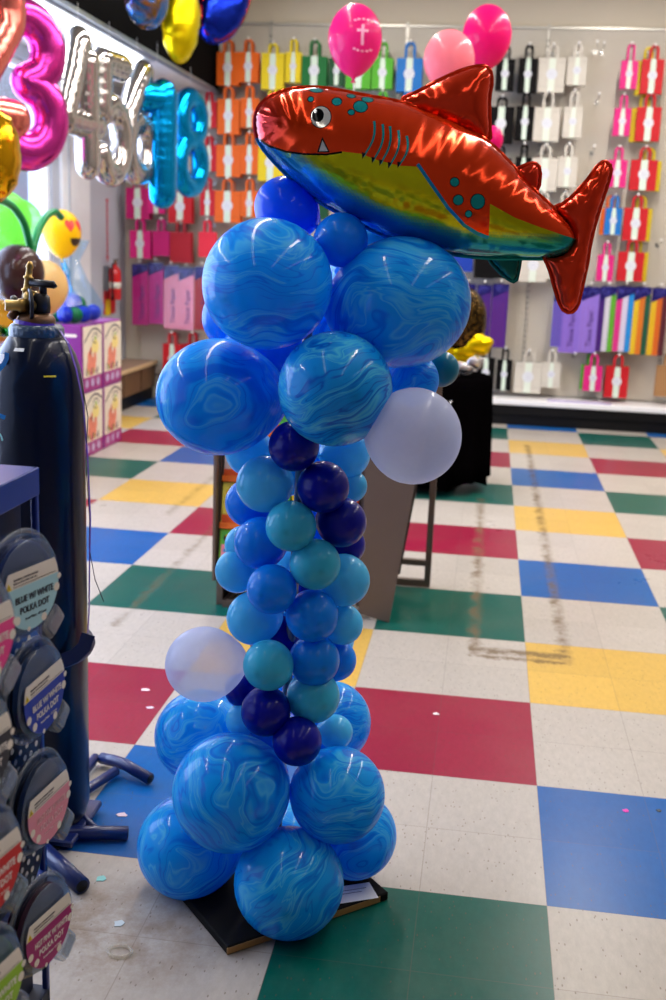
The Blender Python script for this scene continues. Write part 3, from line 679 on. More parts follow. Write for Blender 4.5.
# --- latex balloons floating beyond the shark
hot = latex('latex_hot_pink', (236, 44, 140), tip=.95, transl=.4); pale = latex('latex_pale_pink', (248, 150, 164), tip=.95, transl=.4); hot2 = latex('latex_rose', (232, 24, 124), tip=.95, transl=.4)
RIB = [0]
def floater(px, py, w_, d_, mat, lab, el=1.2, cross=False):
    p = CAM+ray(px, py)*d_; R = w_/2*dep(p)/F
    t_ = thing('helium_balloon', lab, 'balloon', tuple(p), group='pink balloons floating by the back')
    e = child('envelope', balloon_mesh(mat), t_); e.matrix_local = Matrix.Diagonal((R, R, R*el, 1))
    z0 = -R*el*1.22; q = MB(); e_ = np.array([-.79+RIB[0]*.03, 2.30+RIB[0]*.02, .99])-p; RIB[0] += 1; pts = [(e_[0]*k/24+.004*math.sin(k*.9), e_[1]*k/24+.004*math.cos(k*.7), z0+(e_[2]-z0)*k/24) for k in range(25)]
    q.ribbon(pts, .005, P('ribbon_white', (236, 230, 232), .3), side=(1, 0, 0)); q.build('ribbon', t_)
    q = MB(); q.lathe([(.0, 0), (.035, .0), (.04, .012), (.03, .03), (.012, .045), (.0, .046)], foil('weight_pink', (220, 60, 140)), 16); o = q.build('weight', t_); o.location = (e_[0], e_[1], .966-p[2]); o.scale = (.4, .4, .6)
    if cross:
        q = MB(); pr = P('print_pale', (250, 170, 206), .5)
        def sp(x, z, w, h):
            n = 5; vs = []; 
            for j in range(n+1):
                for i in range(n+1):
                    xx = x-w/2+w*i/n; zz = z-h/2+h*j/n; k_ = 1-(xx/R)**2-(zz/(R*el))**2; vs.append((xx, -R*math.sqrt(max(k_, .02))*1.012, zz))
            return q.add(vs, [(j*(n+1)+i, j*(n+1)+i+1, (j+1)*(n+1)+i+1, (j+1)*(n+1)+i) for j in range(n) for i in range(n)], pr)
        sp(.05, .0, .012, .09); sp(.05, .018, .05, .012)
        for s_ in (-1, 1):
            for k in range(5): a = PI*(.2+.15*k); sp(.05+.045*math.cos(a), .0+s_*(.05+.02*math.sin(a)), .012, .008)
        q.build('printed_cross', t_)
    return t_
floater(355, 39, 54, 5.2, hot, 'hot pink balloon printed with a pale cross', 1.22, True)
floater(449, 60, 51, 5.6, pale, 'pale pink balloon overlapping the darker pink one', 1.12)
floater(487, 36, 49, 6.2, hot2, 'rose pink balloon above the dorsal fin', 1.2)
floater(492, 140, 22, 6.4, hot2, 'small pink balloon mostly hidden behind the dorsal fin', 1.25)
# ================================================================== FOIL BALLOONS
def resample(pts, s, closed=True):
    out = []; n = len(pts)
    for k in range(n if closed else n-1):
        a = np.array(pts[k], float); b_ = np.array(pts[(k+1) % n], float); L_ = np.linalg.norm(b_-a); m = max(1, int(round(L_/s)))
        out += [tuple(a+(b_-a)*i/m) for i in range(m)]
    if not closed: out.append(tuple(pts[-1]))
    return out
def smooth_loop(pts, it=2):
    for _ in range(it):
        q = []; n = len(pts)
        for k in range(n):
            a = np.array(pts[k]); b_ = np.array(pts[(k+1) % n]); q += [tuple(.75*a+.25*b_), tuple(.25*a+.75*b_)]
        pts = q
    return pts
def inside(P_, poly):
    P_ = np.atleast_2d(P_); x, y = P_[:, 0], P_[:, 1]; c = np.zeros(len(P_), bool); n = len(poly); j = n-1
    for i in range(n):
        xi, yi = poly[i]; xj, yj = poly[j]
        if yi != yj:
            c ^= ((yi > y) != (yj > y)) & (x < (xj-xi)*(y-yi)/(yj-yi)+xi)
        j = i
    return c
def inflate(name, outline, s, mat, kz=1., regions=(), paint=None, pucker=.12, freq=26., flange=.005, parent=None, seed=0, ribs=(), hot=None):
    """foil envelope: the outline is filled with a mesh, puffed like a membrane, seamed and puckered along its edge.
       regions = [(polygon, colour)], paint(x, z, edge distance) = base colour"""
    out = resample(outline, s); oa = np.array(out)
    seg = np.linalg.norm(np.roll(oa, -1, 0)-oa, axis=1); arc = np.concatenate([[0], np.cumsum(seg)[:-1]])
    pts = list(out); edges = [(k, (k+1) % len(out)) for k in range(len(out))]
    for poly, _c in regions:
        q = resample(poly, s*.8); q = [p for p in q]; m = len(pts); pts += q; edges += [(m+k, m+(k+1) % len(q)) for k in range(len(q))]
    fixed = np.array(pts); x0, z0 = oa.min(0); x1, z1 = oa.max(0); gp = []
    row = 0; z = z0
    while z < z1:
        x = x0+(s/2 if row % 2 else 0)
        while x < x1: gp.append((x, z)); x += s
        z += s*.866; row += 1
    gp = np.array(gp); gp = gp[inside(gp, out)]
    keep = []
    for i in range(0, len(gp), 500):
        d = np.linalg.norm(gp[i:i+500, None, :]-fixed[None], axis=2).min(1); keep.append(d > s*.5)
    gp = gp[np.concatenate(keep)]
    allp = [Vector((float(a), float(b_))) for a, b_ in list(pts)+[tuple(g) for g in gp]]
    V, E_, Fc, ov, _, _ = delaunay_2d_cdt(allp, edges, [], 0, 1e-6)
    V = np.array([(v.x, v.y) for v in V]); Fc = np.array([f_ for f_ in Fc if len(f_) == 3])
    cen = V[Fc].mean(1); Fc = Fc[inside(cen, out)]; cen = V[Fc].mean(1)
    used = np.unique(Fc); remap = -np.ones(len(V), int); remap[used] = np.arange(len(used)); V = V[used]; Fc = remap[Fc]; n = len(V)
    # orient ccw
    a, b_, c = V[Fc[:, 0]], V[Fc[:, 1]], V[Fc[:, 2]]; ar = ((b_[:, 0]-a[:, 0])*(c[:, 1]-a[:, 1])-(b_[:, 1]-a[:, 1])*(c[:, 0]-a[:, 0]))/2
    fl_ = ar < 0; Fc[fl_] = Fc[fl_][:, ::-1]; ar = abs(ar); good = ar > 1e-10; Fc = Fc[good]; ar = ar[good]
    # distance to the outline and nearest arc length
    D = np.zeros(n); A_ = np.zeros(n)
    fo = np.array(resample(out, s/3)); so = np.linalg.norm(np.roll(fo, -1, 0)-fo, axis=1); fa = np.concatenate([[0], np.cumsum(so)[:-1]])
    for i in range(0, n, 400):
        dd = np.linalg.norm(V[i:i+400, None, :]-fo[None], axis=2); k = dd.argmin(1); D[i:i+400] = dd.min(1); A_[i:i+400] = fa[k]
    bd = D < s*.12
    I = []; J = []; W = []; rhs = np.zeros(n)
    for k in range(3):
        i, j, o_ = Fc[:, k], Fc[:, (k+1) % 3], Fc[:, (k+2) % 3]
        e1, e2 = V[i]-V[o_], V[j]-V[o_]; cot = (e1*e2).sum(1)/np.maximum(abs(e1[:, 0]*e2[:, 1]-e1[:, 1]*e2[:, 0]), 1e-12)
        cot = np.clip(cot/2, -1, 8); I += [i, j]; J += [j, i]; W += [cot, cot]; np.add.at(rhs, i, np.bincount([0], minlength=1)[0]*0+ar/3)
    I = np.concatenate(I); J = np.concatenate(J); W = np.concatenate(W); diag = np.bincount(I, W, n); free = ~bd
    def mul(x): return diag*x-np.bincount(I, W*x[J], n)
    x = np.zeros(n); r = np.where(free, rhs, 0.); p = r.copy(); rs_ = r@r
    for it in range(600):
        Ap = np.where(free, mul(p), 0.); al = rs_/max(p@Ap, 1e-30); x += al*p; r -= al*Ap; rn = r@r
        if rn < 1e-14*len(x)*1e-4: break
        p = r+rn/rs_*p; rs_ = rn
    h = kz*np.sqrt(np.maximum(2*x, 0))
    rg = random.Random(seed); ph = [rg.uniform(0, 6) for _ in range(4)]
    w_ = np.sin(A_*freq*2+ph[0]+1.3*np.sin(A_*freq*.37+ph[1]))*.6+np.sin(A_*freq*3.7+ph[2]+2*np.sin(A_*freq*.6))*.4
    hm_ = h.max(); amp = pucker*np.exp(-D/(hm_*.38))
    if hot is not None: amp = amp+hot[3]*np.exp(-((V[:, 0]-hot[0])**2+(V[:, 1]-hot[1])**2)/hot[2]**2)*np.exp(-D/(hm_*.9))
    h = h*(1+amp*w_)
    for (rx, rz, nx, nz, wd_, dp_) in ribs:     # pressed crease lines: point, normal, width, depth
        q = (V[:, 0]-rx)*nx+(V[:, 1]-rz)*nz; h = h*(1-dp_*np.exp(-(q/wd_)**2))
    # colours
    if paint is None: cols = None
    else:
        cen = V[Fc].mean(1); fcol = np.array([paint(cx, cz) for cx, cz in cen])
        for poly, cc in regions:
            if cc is None: continue
            m = inside(cen, poly); fcol[m] = lin(cc)[:3]
    vs = [(V[k, 0], -h[k], V[k, 1]) for k in range(n)]; back = {}; fs = [tuple(int(q) for q in f_) for f_ in Fc]
    m = n
    for k in range(n):
        if not bd[k]: back[k] = m; vs.append((V[k, 0], h[k], V[k, 1])); m += 1
        else: back[k] = k
    fs += [tuple(back[q] for q in reversed(f_)) for f_ in [tuple(int(q) for q in f_) for f_ in Fc]]
    fc2 = list(fcol)+list(fcol) if paint is not None else None
    # flat welded seam outside the puffed edge
    if flange:
        oo = np.array(out); nxt = np.roll(oo, -1, 0); prv = np.roll(oo, 1, 0); tg = nxt-prv; tg /= np.maximum(np.linalg.norm(tg, axis=1)[:, None], 1e-9)
        sgn = 1 if sum(oo[k][0]*nxt[k][1]-oo[k][1]*nxt[k][0] for k in range(len(oo))) > 0 else -1
        nn = np.stack([tg[:, 1], -tg[:, 0]], 1)*sgn; b0 = len(vs); L_ = len(oo)
        for k in range(L_):
            wv = .0012*math.sin(arc[k]*freq*2+ph[0])
            for off, y in ((-.002, -.0006), (flange, -.0004), (flange, .0004), (-.002, .0006)): q = oo[k]+nn[k]*off; vs.append((q[0], y+wv, q[1]))
        for k in range(L_):
            a, b_ = b0+k*4, b0+((k+1) % L_)*4
            for i in range(4): j = (i+1) % 4; fs.append((a+i, b_+i, b_+j, a+j)) 
        if fc2 is not None:
            ec = [paint(*oo[k]) for k in range(L_)]; fc2 += [ec[k] for k in range(L_) for _ in range(4)]
    me = bpy.data.meshes.new(name); me.from_pydata([tuple(map(float, v)) for v in vs], [], fs); me.materials.append(mat)
    me.polygons.foreach_set('use_smooth', [True]*len(fs))
    if fc2 is not None:
        at_ = me.color_attributes.new('paint', 'FLOAT_COLOR', 'CORNER'); arr = np.ones((len(me.loops), 4), np.float32); li = 0
        arr[:, :3] = np.repeat(np.array(fc2, np.float32), [len(f_) for f_ in fs], axis=0); at_.data.foreach_set('color', arr.ravel())
    me.update(); o = bpy.data.objects.new(name, me); col.objects.link(o)
    if parent: o.parent = parent
    return o
def foil_painted(name, rough=.15, crinkle=.08, scale=5.):
    m, t, b = base(name); tc = t.new('ShaderNodeTexCoord').outputs['Object']
    at_ = t.new('ShaderNodeAttribute', attribute_name='paint'); t.l.new(at_.outputs['Color'], b.inputs['Base Color'])
    n = t.new('ShaderNodeTexNoise', i_Vector=tc, i_Scale=scale, i_Detail=2., i_Distortion=.6).outputs[0]
    mp = t.new('ShaderNodeMapping', i_Vector=tc); mp.inputs['Scale'].default_value = (170, 40, 22)
    n2 = t.new('ShaderNodeTexNoise', i_Vector=mp.outputs[0], i_Scale=1., i_Detail=1.).outputs[0]
    h = t.math('ADD', n, t.math('MULTIPLY', n2, .012))
    bp = t.new('ShaderNodeBump', i_Strength=crinkle, i_Distance=.015, i_Height=h); t.l.new(bp.outputs[0], b.inputs['Normal'])
    b.inputs['Metallic'].default_value = .66; b.inputs['Roughness'].default_value = rough; return m
# ---- the shark-shaped foil balloon: traced in its own upright plane, real size about 0.9 m
SK0 = onP(430, 180, (AX, AY, 0), nrm) + nrm*.0
rgt = np.array([nrm[1], -nrm[0], 0.])
def loc2(px, py): p = onP(px, py, SK0, nrm)-SK0; return (float(p@rgt), float(p[2]))
PXM = F/dep(SK0)          # pixels per metre at the shark
body_px = [(255,122),(256.5,112),(261,104),(268.5,97.5),(279,93),(289.5,89.5),(300,88),(312,87.5),(330,89),(348,92.5),(366,96),(384,99),(402,102.5),(420,109),(440,116),(466,127.7),(489,142),(509,162),(532,189),(552,207),(568.5,222),(577,236),(575,243),(565,255),(545,258.5),(519,258),(492.5,258),(466,256),(446,253),(420,245.5),(400,240.5),(384,236),(366,227),(351,219.5),(330,208),(312,197),(297,184),(282,170),(270,157),(261,146),(256,135)]
red_px = [(240,130),(258,138.7),(270,147),(288,153.7),(306,156.7),(327,157.6),(342,155.7),(360,158),(375,164),(396,169.5),(413,170.5),(426,187),(443,210),(459.5,227),(472,234),(484,237.5),(484,205.5),(509,218.6),(532,226.8),(558.6,235),(590,243),(600,60),(240,60)]
def ell(cx, cy, rx, ry, n=20, rot=0): return [(cx+rx*math.cos(2*PI*k/n)*math.cos(rot)-ry*math.sin(2*PI*k/n)*math.sin(rot), cy+rx*math.cos(2*PI*k/n)*math.sin(rot)+ry*math.sin(2*PI*k/n)*math.cos(rot)) for k in range(n)]
def stroke(pts, w0, w1=None):
    w1 = w1 or w0; n = len(pts); L_, R2 = [], []
    for k in range(n):
        a = np.array(pts[max(k-1, 0)]); b_ = np.array(pts[min(k+1, n-1)]); d = (b_-a)/np.linalg.norm(b_-a); w = (w0+(w1-w0)*k/(n-1))/2; p = np.array(pts[k])
        L_.append(tuple(p+np.array([-d[1], d[0]])*w)); R2.append(tuple(p-np.array([-d[1], d[0]])*w))
    return L_+R2[::-1]
RED = lin((240, 66, 16))[:3]
outl = np.array([loc2(*p) for p in resample(smooth_loop(body_px, 1), 3)])
lowpx = np.array(resample([(256,135),(270,157),(297,184),(330,208),(366,227),(400,240.5),(446,253),(492.5,258),(545,258.5),(565,255),(575,243)], 2, False))
low = np.array([loc2(*p) for p in lowpx]); redp = [loc2(*p) for p in red_px]
YEL, GRN, BLU, TEA = [np.array(lin(c)[:3]) for c in ((206, 208, 8), (110, 186, 50), (8, 120, 200), (10, 146, 140))]
NOSE = loc2(254, 124); NOSE_REFL = lin((150, 14, 48))[:3]  # maroon fade at the snout: a dark reflection painted into the foil colour
def shark_paint(x, z):
    if inside((x, z), redp)[0]:
        a = max(0., 1-math.hypot(x-NOSE[0], z-NOSE[1])/.085); return tuple(RED[k]*(1-a)+NOSE_REFL[k]*a for k in range(3))
    d = np.hypot(low[:, 0]-x, low[:, 1]-z); k = d.argmin(); d = d[k]*PXM/30.; f_ = k/len(low)
    lo = BLU*(1-max(0, min(1, (f_-.45)/.3)))+TEA*max(0, min(1, (f_-.45)/.3))
    lim = 1.0 if f_ > .12 else .7
    d /= lim
    if d < .45: return lo
    if d < .85: a = (d-.45)/.4; return lo*(1-a)+GRN*a if a < .5 else (lo*.5+GRN*.5)*(1-(a-.5)*2)+YEL*((a-.5)*2)
    return YEL
tq, dk = (24, 168, 172), (30, 34, 40)
reg = []
for cx, cy, rx, ry in [(316.6,92.5,6.5,2.6),(311.5,103,2.5,2.5),(337,105.6,4.5,4),(351,98.8,4,2.1),(367,102.5,5.4,3),(360,110.8,6.6,6),(351,117,3,2.6),(449.5,185,4,4),(453,202,4.6,4.6),(472,203.4,6.6,7),(463.4,215.3,3,3)]:
    reg.append((ell(cx, cy, rx+.9, ry+.9, rot=.1), dk)); reg.append((ell(cx, cy, rx, ry, rot=.1), tq))
reg.append((ell(321.7, 121.5, 10.3, 11.5, 26), dk)); reg.append((ell(321.7, 121.5, 9.4, 10.6, 26), (246, 246, 240))); reg.append((ell(318.9, 119.8, 5.8, 6.8, 22), (8, 8, 10))); reg.append((ell(316.4, 115.6, 1.6, 2., 10), (250, 250, 250)))
for (x0_, y0_), (x1_, y1_) in zip([(373,126),(381,129),(388,131),(396,135),(404,140.5)], [(362.5,160.6),(371.5,165),(378.7,167.5),(387,170),(396,169.6)]):
    cv = [(x0_+(x1_-x0_)*k/8+math.sin(PI*k/8)*4.2, y0_+(y1_-y0_)*k/8) for k in range(9)]
    reg.append((stroke(cv, 2.6, 1.6), tq)); reg.append(([(x1_-1.5, y1_-4), (x1_+2.2, y1_-3.2), (x1_-1., y1_+2.5)], dk))
reg.append((stroke([(259,139.5),(270,147.6),(288,154.3),(306,157.3),(327,158.2),(342,156.3)], 1.9), (12, 10, 12)))
reg.append(([(318,156),(323,141),(330.5,156.3)], dk)); reg.append(([(320,155),(323.2,144.5),(328.6,155)], (225, 225, 225)))
reg.append((stroke([(414,168),(426,185.5),(443,209),(459.5,226),(472,233.5),(484,238)], 3.4), (30, 140, 200)))
reg = [([loc2(*p) for p in red_px], None)] + [([loc2(*p) for p in poly], c) for poly, c in reg] + [([(a, b_) for a, b_ in [loc2(*p) for p in stroke([(258,138.7),(270,147)], .8)]], None)]
SH = thing('shark_balloon', 'shiny red foil shark balloon with yellow and blue belly floating above the blue column', 'balloon', tuple(SK0), -YAW)
skm = foil_painted('shark_foil')
rb = []
for (x_, y_, a) in [(300, 170, .5), (345, 205, .55), (395, 225, .3), (440, 180, .35)]:
    pass
inflate('body', [loc2(*p) for p in smooth_loop(body_px, 1)], .0068, skm, .95, reg, shark_paint, pucker=.024, freq=92, parent=SH, seed=3, hot=(*loc2(258, 118), .06, .12))
one = lambda c: (lambda x, z: lin(c)[:3])
def fin(name, pxs, c, t, kz=.8, s=.007, freq=62, seed=1, pucker=.22):
    o = inflate(name, [loc2(*p) for p in smooth_loop(pxs, 1)], s, skm, kz, (), one(c), pucker=pucker, freq=freq, parent=SH, seed=seed); o.location = (0, t, 0); return o
fin('dorsal_fin', [(398,99.5),(420,90.5),(443,77.5),(466,68),(482,64.5),(491,68),(493,80),(490,96),(490,119),(491.5,143),(470,135),(439,123),(415,112)], (232, 60, 24), .015, .8, seed=4)
fin('second_fin', [(516,170),(527,164.5),(535.5,162.5),(541,168),(539.5,190),(530,192),(518,182)], (220, 52, 24), .01, .8, seed=5)
fin('tail_fin', [(553,207),(565,204),(585,184),(598,165.5),(604.8,161),(611.3,167),(609,180),(599,209),(590.5,240),(587,265),(581,291),(577.5,307),(570,313.5),(561,308),(554,285),(549,266),(543,256),(560,256),(571,247),(574,236),(566,222)], (232, 58, 22), .0, .85, seed=6, pucker=.32)
fin('belly_fin', [(488,256),(497,268),(508,278),(517,283),(520,270),(522,255),(505,250)], (14, 110, 106), .02, .5, seed=7, s=.007)
# tether
q = MB(); pts = [(-.36+.004*math.sin(k*1.3), .03, -.03-.02*k) for k in range(12)]
MB().ribbon([(-.23+.003*math.sin(k), .02, -.08-.022*k) for k in range(8)], .004, P('tether_white', (230, 230, 236), .4), side=(1, 0, 0)).build('tether', SH)

# ---- foil numbers hanging along the window
def arc(cx, cz, rx, rz, a0, a1, n=18): return [(cx+rx*math.cos(a0+(a1-a0)*k/n), cz+rz*math.sin(a0+(a1-a0)*k/n)) for k in range(n+1)]
DG = PI/180
NUM = {
 '1': [[(-.12, .37), (-.03, .375), (.06, .37)], [(.06, .41), (.065, .2), (.06, 0), (.06, -.2), (.06, -.41)]],
 '2': [arc(0, .21, .19, .20, 170*DG, -30*DG)+[(-.02, -.12), (-.2, -.39)], [(-.2, -.40), (0, -.41), (.21, -.41)]],
 '3': [arc(0, .215, .185, .195, 165*DG, -75*DG, 22), arc(0, -.195, .20, .215, 75*DG, -165*DG, 22)],
 '4': [[(.0, .42), (-.06, .25), (-.14, .05), (-.21, -.12)], [(-.2, -.13), (0, -.14), (.2, -.14)], [(.1, .30), (.105, 0), (.11, -.42)]],
 '5': [[(.18, .41), (0, .41), (-.13, .41)], [(-.13, .41), (-.14, .25), (-.15, .06)], arc(0, -.15, .19, .25, 130*DG, -150*DG, 22)],
 '6': [[(.1, .42), (-.03, .27), (-.13, .1), (-.18, -.08)], arc(0, -.19, .18, .21, 150*DG, -210*DG, 30)],
 '8': [arc(0, .22, .165, .19, 0, 360*DG, 30), arc(0, -.2, .19, .215, 0, 360*DG, 30)]}
def foil_number(ch, x, y, X, th, mat, lab, r=.088, H=.86, group='foil number balloons along the window'):
    p = onX(x, y, X); t_ = thing('number_balloon', lab, 'balloon', tuple(p), th*DG, group)
    q = MB(); k0 = H*.95
    for st in NUM[ch]:
        P_ = [(a*k0, 0, b_*k0) for a, b_ in st]; pts = [Vector(a) for a in P_]; dense = []
        for k in range(len(pts)-1):
            m = max(1, int((pts[k+1]-pts[k]).length/.018))
            dense += [pts[k].lerp(pts[k+1], i/m) for i in range(m)]
        dense.append(pts[-1]); n = len(dense); d0 = (dense[0]-dense[1]).normalized(); d1 = (dense[-1]-dense[-2]).normalized()
        clo = (dense[0]-dense[-1]).length < .01
        if not clo:
            dense = [dense[0]+d0*r*math.cos(a) for a in (.05, .5, .9, 1.2)]+dense+[dense[-1]+d1*r*math.cos(a) for a in (1.2, .9, .5, .05)]
            rr = [r*math.sin(a) for a in (.12, .5, .9, 1.2)]+[r*(1+.012*math.sin(i*1.9)+.012*math.sin(i*.5+1)) for i in range(n)]+[r*math.sin(a) for a in (1.2, .9, .5, .12)]
        else: dense = dense[:-1]; rr = [r*(1+.014*math.sin(i*1.9)) for i in range(len(dense))]
        q.tube(dense, rr, mat, 18, flat=((0, 1, 0), .82), closed=clo)
    q.build('envelope', t_)
    zt = 2.83-p[2]
    if zt > H*.5: MB().tube([(0, 0, H*.49), (0, 0, zt)], .0012, P('nylon_line', (220, 220, 224), .4), 5).build('hanging_line', t_)
    return t_
silver = foil('foil_silver', (196, 190, 186), .12, .09, 5.); pinkf = foil('foil_magenta', (222, 62, 170), .24, .08, 6.); coralf = foil('foil_rose_gold', (240, 130, 116), .22, .1, 7.); bluef = foil('foil_turquoise', (0, 152, 220), .24, .1, 7.)
goldf = foil('foil_gold', (226, 168, 16), .16, .35, 12.)
foil_number('2', -12, 42, -2.72, 74, coralf, 'rose gold foil number cut by the left edge of the picture', r=.095)
foil_number('3', 22, 85, -2.72, 50, pinkf, 'metallic magenta foil number three', r=.098)
foil_number('4', 79, 103, -2.72, 78, silver, 'silver foil number four beside the magenta three')
foil_number('5', 110, 120, -2.72, 80, silver, 'silver foil number five, middle of the silver ones')
foil_number('6', 137, 124, -2.72, 78, silver, 'silver foil number six beside the turquoise one')
foil_number('1', 157, 144, -2.62, 50, bluef, 'turquoise foil number one with a flag', r=.105)
foil_number('8', 190, 143, -2.68, 72, bluef, 'turquoise foil number eight in front of the red bags', r=.085)
# gold foil number end under the coral one
p = onX(-5, 154, -2.6); t_ = thing('foil_balloon', 'gold foil balloon at the left edge under the rose gold number', 'balloon', tuple(p), 70*DG)
inflate('envelope', smooth_loop([(.14*math.cos(a), .22*math.sin(a)) for a in [2*PI*k/18 for k in range(18)]], 1), .02, goldf, .9, pucker=.2, freq=24, parent=t_)
MB().tube([(0, 0, .22), (0, 0, 2.83-p[2])], .0012, MC['nylon_line'], 5).build('hanging_line', t_)
# display balloons pinned high in front of the black fascia
def hung(x, y, X, w, h, mat, lab, th, kz=.8, tilt=0., name='foil_balloon', edge=None):
    p = onX(x, y, X); t_ = thing(name, lab, 'balloon', tuple(p), 0, 'foil balloons in front of the black fascia', rot=(0, tilt, th*DG))
    inflate('envelope', [(w/2*math.cos(a), h/2*math.sin(a)) for a in [2*PI*k/36 for k in range(36)]], .03, mat, kz, pucker=.22, freq=20, parent=t_, seed=int(x))
    if edge: MB().tube([(w*.44*math.cos(a), -.02, h*.44*math.sin(a)) for a in [2*PI*k/40 for k in range(40)]], .02, edge, 8, flat=((0, 1, 0), 1.2), closed=True).build('printed_rim', t_)
    MB().tube([(0, 0, h/2), (math.sin(-tilt)*(ZC-p[2])*0, 0, h/2+(ZC-p[2]-h/2))], .0012, MC['nylon_line'], 5).build('hanging_line', t_)
    return t_
hung(181, 20, -2.45, .30, .56, foil('foil_yellow', (236, 214, 10), .3, .25, 10), 'plain yellow oval foil balloon high by the black fascia', 55, .75, .08)
hung(146, -2, -2.5, .36, .36, foil('foil_mixed_blue', (40, 120, 200), .2, .4, 8, c2=(150, 110, 60)), 'blue and brown round foil balloon at the top edge', 60, .7)
hung(224, 2, -2.4, .40, .66, foil('foil_royal', (18, 44, 170), .2, .3, 10), 'dark blue foil balloon with a red rim high beside the orange bags', 40, .6, .45, edge=foil('foil_red_rim', (140, 20, 30), .2, .3, 14))
# ================================================================== LEFT SIDE: boxes, centrepieces, extinguisher, cylinder, rack
# ---- cartons
crt_p = P('carton_purple', (128, 24, 124), .4, var=.1, scale=8); crt_c = P('carton_cream', (232, 218, 196), .45, var=.08, scale=6); crt_m = P('carton_magenta', (156, 30, 120), .4, var=.1, scale=20)
peach = P('carton_peach', (234, 130, 104), .45, var=.3, scale=26); crt_k = P('carton_ink', (56, 34, 60), .45); crt_g = P('carton_yellow_glow', (240, 216, 130), .45, var=.1); crt_t = P('carton_tape', (196, 170, 210), .2)
grn_ = P('carton_green_dot', (150, 186, 60), .45)
def carton(x, y, z, lab, first=[None]):
    if first[0] is None:
        t_ = thing('carton', lab, 'box', (x, y, z), 0, 'stacked purple and cream cartons')
        D_, W_, H_ = .31, .40, .458
        MB().box(-D_, 0, 0, W_, 0, H_, crt_p, bev=.003).box(-D_+.0, 0, W_/2-.025, W_/2+.025, H_, H_+.001, crt_t).build('box', t_)
        f_ = MB().box(0, .0012, .03, W_-.004, .10, H_-.01, crt_c).box(0, .0014, .03, W_-.004, .004, .10, crt_m)
        M = T(.0016, W_/2, 0) @ Rz(PI/2)     # face artwork plane: local x -> +Y, faces +X
        def el(cx, cz, rx, rz, mt, d=0.): f_.add([(cx+rx*math.cos(2*PI*k/24), -.0004-d, cz+rz*math.sin(2*PI*k/24)) for k in range(24)], [tuple(range(24))], mt, False, M)
        el(.06, .30, .07, .05, crt_g); el(-.02, .17, .085, .065, peach, .0004); el(-.05, .235, .045, .045, peach, .0006); el(.05, .22, .03, .045, peach, .0006); el(-.03, .275, .018, .03, peach, .0006)
        f_.ribbon([M @ Vector((-.15+.33*k/14, -.001, .34+.075*math.sin(PI*k/14*.9)+.02*k/14)) for k in range(15)], .012, crt_k, side=(0, 0, 1))
        f_.ribbon([M @ Vector((.06+.055*math.cos(a), -.0012, .36+.035*math.sin(a))) for a in [k*.5 for k in range(11)]], .007, crt_k, side=(0, 0, 1)); el(.06, .36, .018, .014, grn_, .0014)
        [f_.box(-.12+.035*i, -.104+.035*i, -.0016, -.0012, .112, .158-.008*(i % 3), [crt_k, grn_, crt_m][i % 3], M) for i in range(7)]
        for a in (-.11, 0., .11): el(a, .055, .03, .03, crt_t, .0004)
        f_.build('printed_front', t_)
        s_ = MB(); M = T(-D_/2, -.0006, 0)
        for cx, cz, r in ((.04, .24, .045), (-.07, .15, .04), (.02, .10, .03)): s_.add([(cx+r*math.cos(2*PI*k/20), 0, cz+r*math.sin(2*PI*k/20)) for k in range(20)], [tuple(range(20))], crt_t, False, M)
        s_.box(-.12, .12, -.0004, 0, .38, .40, crt_c, M).build('printed_side', t_)
        first[0] = t_; return t_
    c = copy_tree(first[0]); c.location = (x, y, z); c['label'] = lab; return c
for k, (y, nm_) in enumerate([(5.185, 'far'), (4.77, 'near')]):
    for j in range(2): carton(-2.95, y, j*.459, 'purple and cream carton, %s one of the %s row of the stack' % (nm_, ['lower', 'upper'][j]))
# ---- low display table with a purple runner behind the cylinder
t_ = thing('display_table', 'low display table with a purple cloth behind the gas cylinder', 'table', (-3.25, 4.0, -.25))
MB().box(-.33, .33, -.62, .62, .82, .85, P('purple_cloth', (90, 24, 110), .7, var=.2, scale=8), bev=.01).box(-.335, .335, -.625, .625, .5, .83, MC['purple_cloth']).build('tablecloth', t_)
for sx in (-1, 1):
    for sy in (-1, 1): MB().box(sx*.28-.02, sx*.28+.02, sy*.56-.02, sy*.56+.02, .25, .82, white).build('leg', t_)
# ---- round centrepiece balloons (latex, air-filled) on the table
def ball(px, py, X, r, mat, lab, grp='balloon centrepiece on the display table', el=1.08, down=True, zrest=.6):
    p = onX(px, py, X); R = r*dep(p)/F
    t_ = thing('latex_balloon', lab, 'balloon', tuple(p), 0, grp)
    e = child('envelope', balloon_mesh(mat), t_); e.matrix_local = Matrix.Diagonal((R, R, R*el, 1))
    z0 = -R*el*1.2
    if p[2]+z0 > zrest+.02:
        MB().tube([(0, 0, z0), (.004, 0, (zrest-p[2]+z0)/2), (0, 0, zrest-p[2]+.002)], .004, P('balloon_stick', (230, 230, 230), .4), 6).lathe([(0, zrest-p[2]+.001), (.05, zrest-p[2]+.001), (.045, zrest-p[2]+.012), (.0, zrest-p[2]+.014)], MC['balloon_stick'], 16).build('stick', t_)
    return t_
ball(18, 273, -2.98, 26, latex('latex_brown', (52, 26, 20), tip=.9, transl=.08), 'glossy dark brown balloon behind the cylinder valve')
ball(43, 287, -3.08, 25, latex('latex_cream', (226, 190, 130), tip=.95, transl=.4), 'cream coloured balloon beside the dark brown one')
ball(33, 343, -3.0, 23, latex('latex_peach', (232, 150, 110), tip=.95, transl=.3), 'peach balloon low behind the cylinder neck')
ball(-2, 320, -3.15, 19, latex('latex_mustard', (224, 170, 50), tip=.95, transl=.3), 'mustard yellow balloon at the left edge under the brown one')
g_ = latex('latex_clear_green', (120, 220, 60), through=.5, transl=.5, tip=.95)
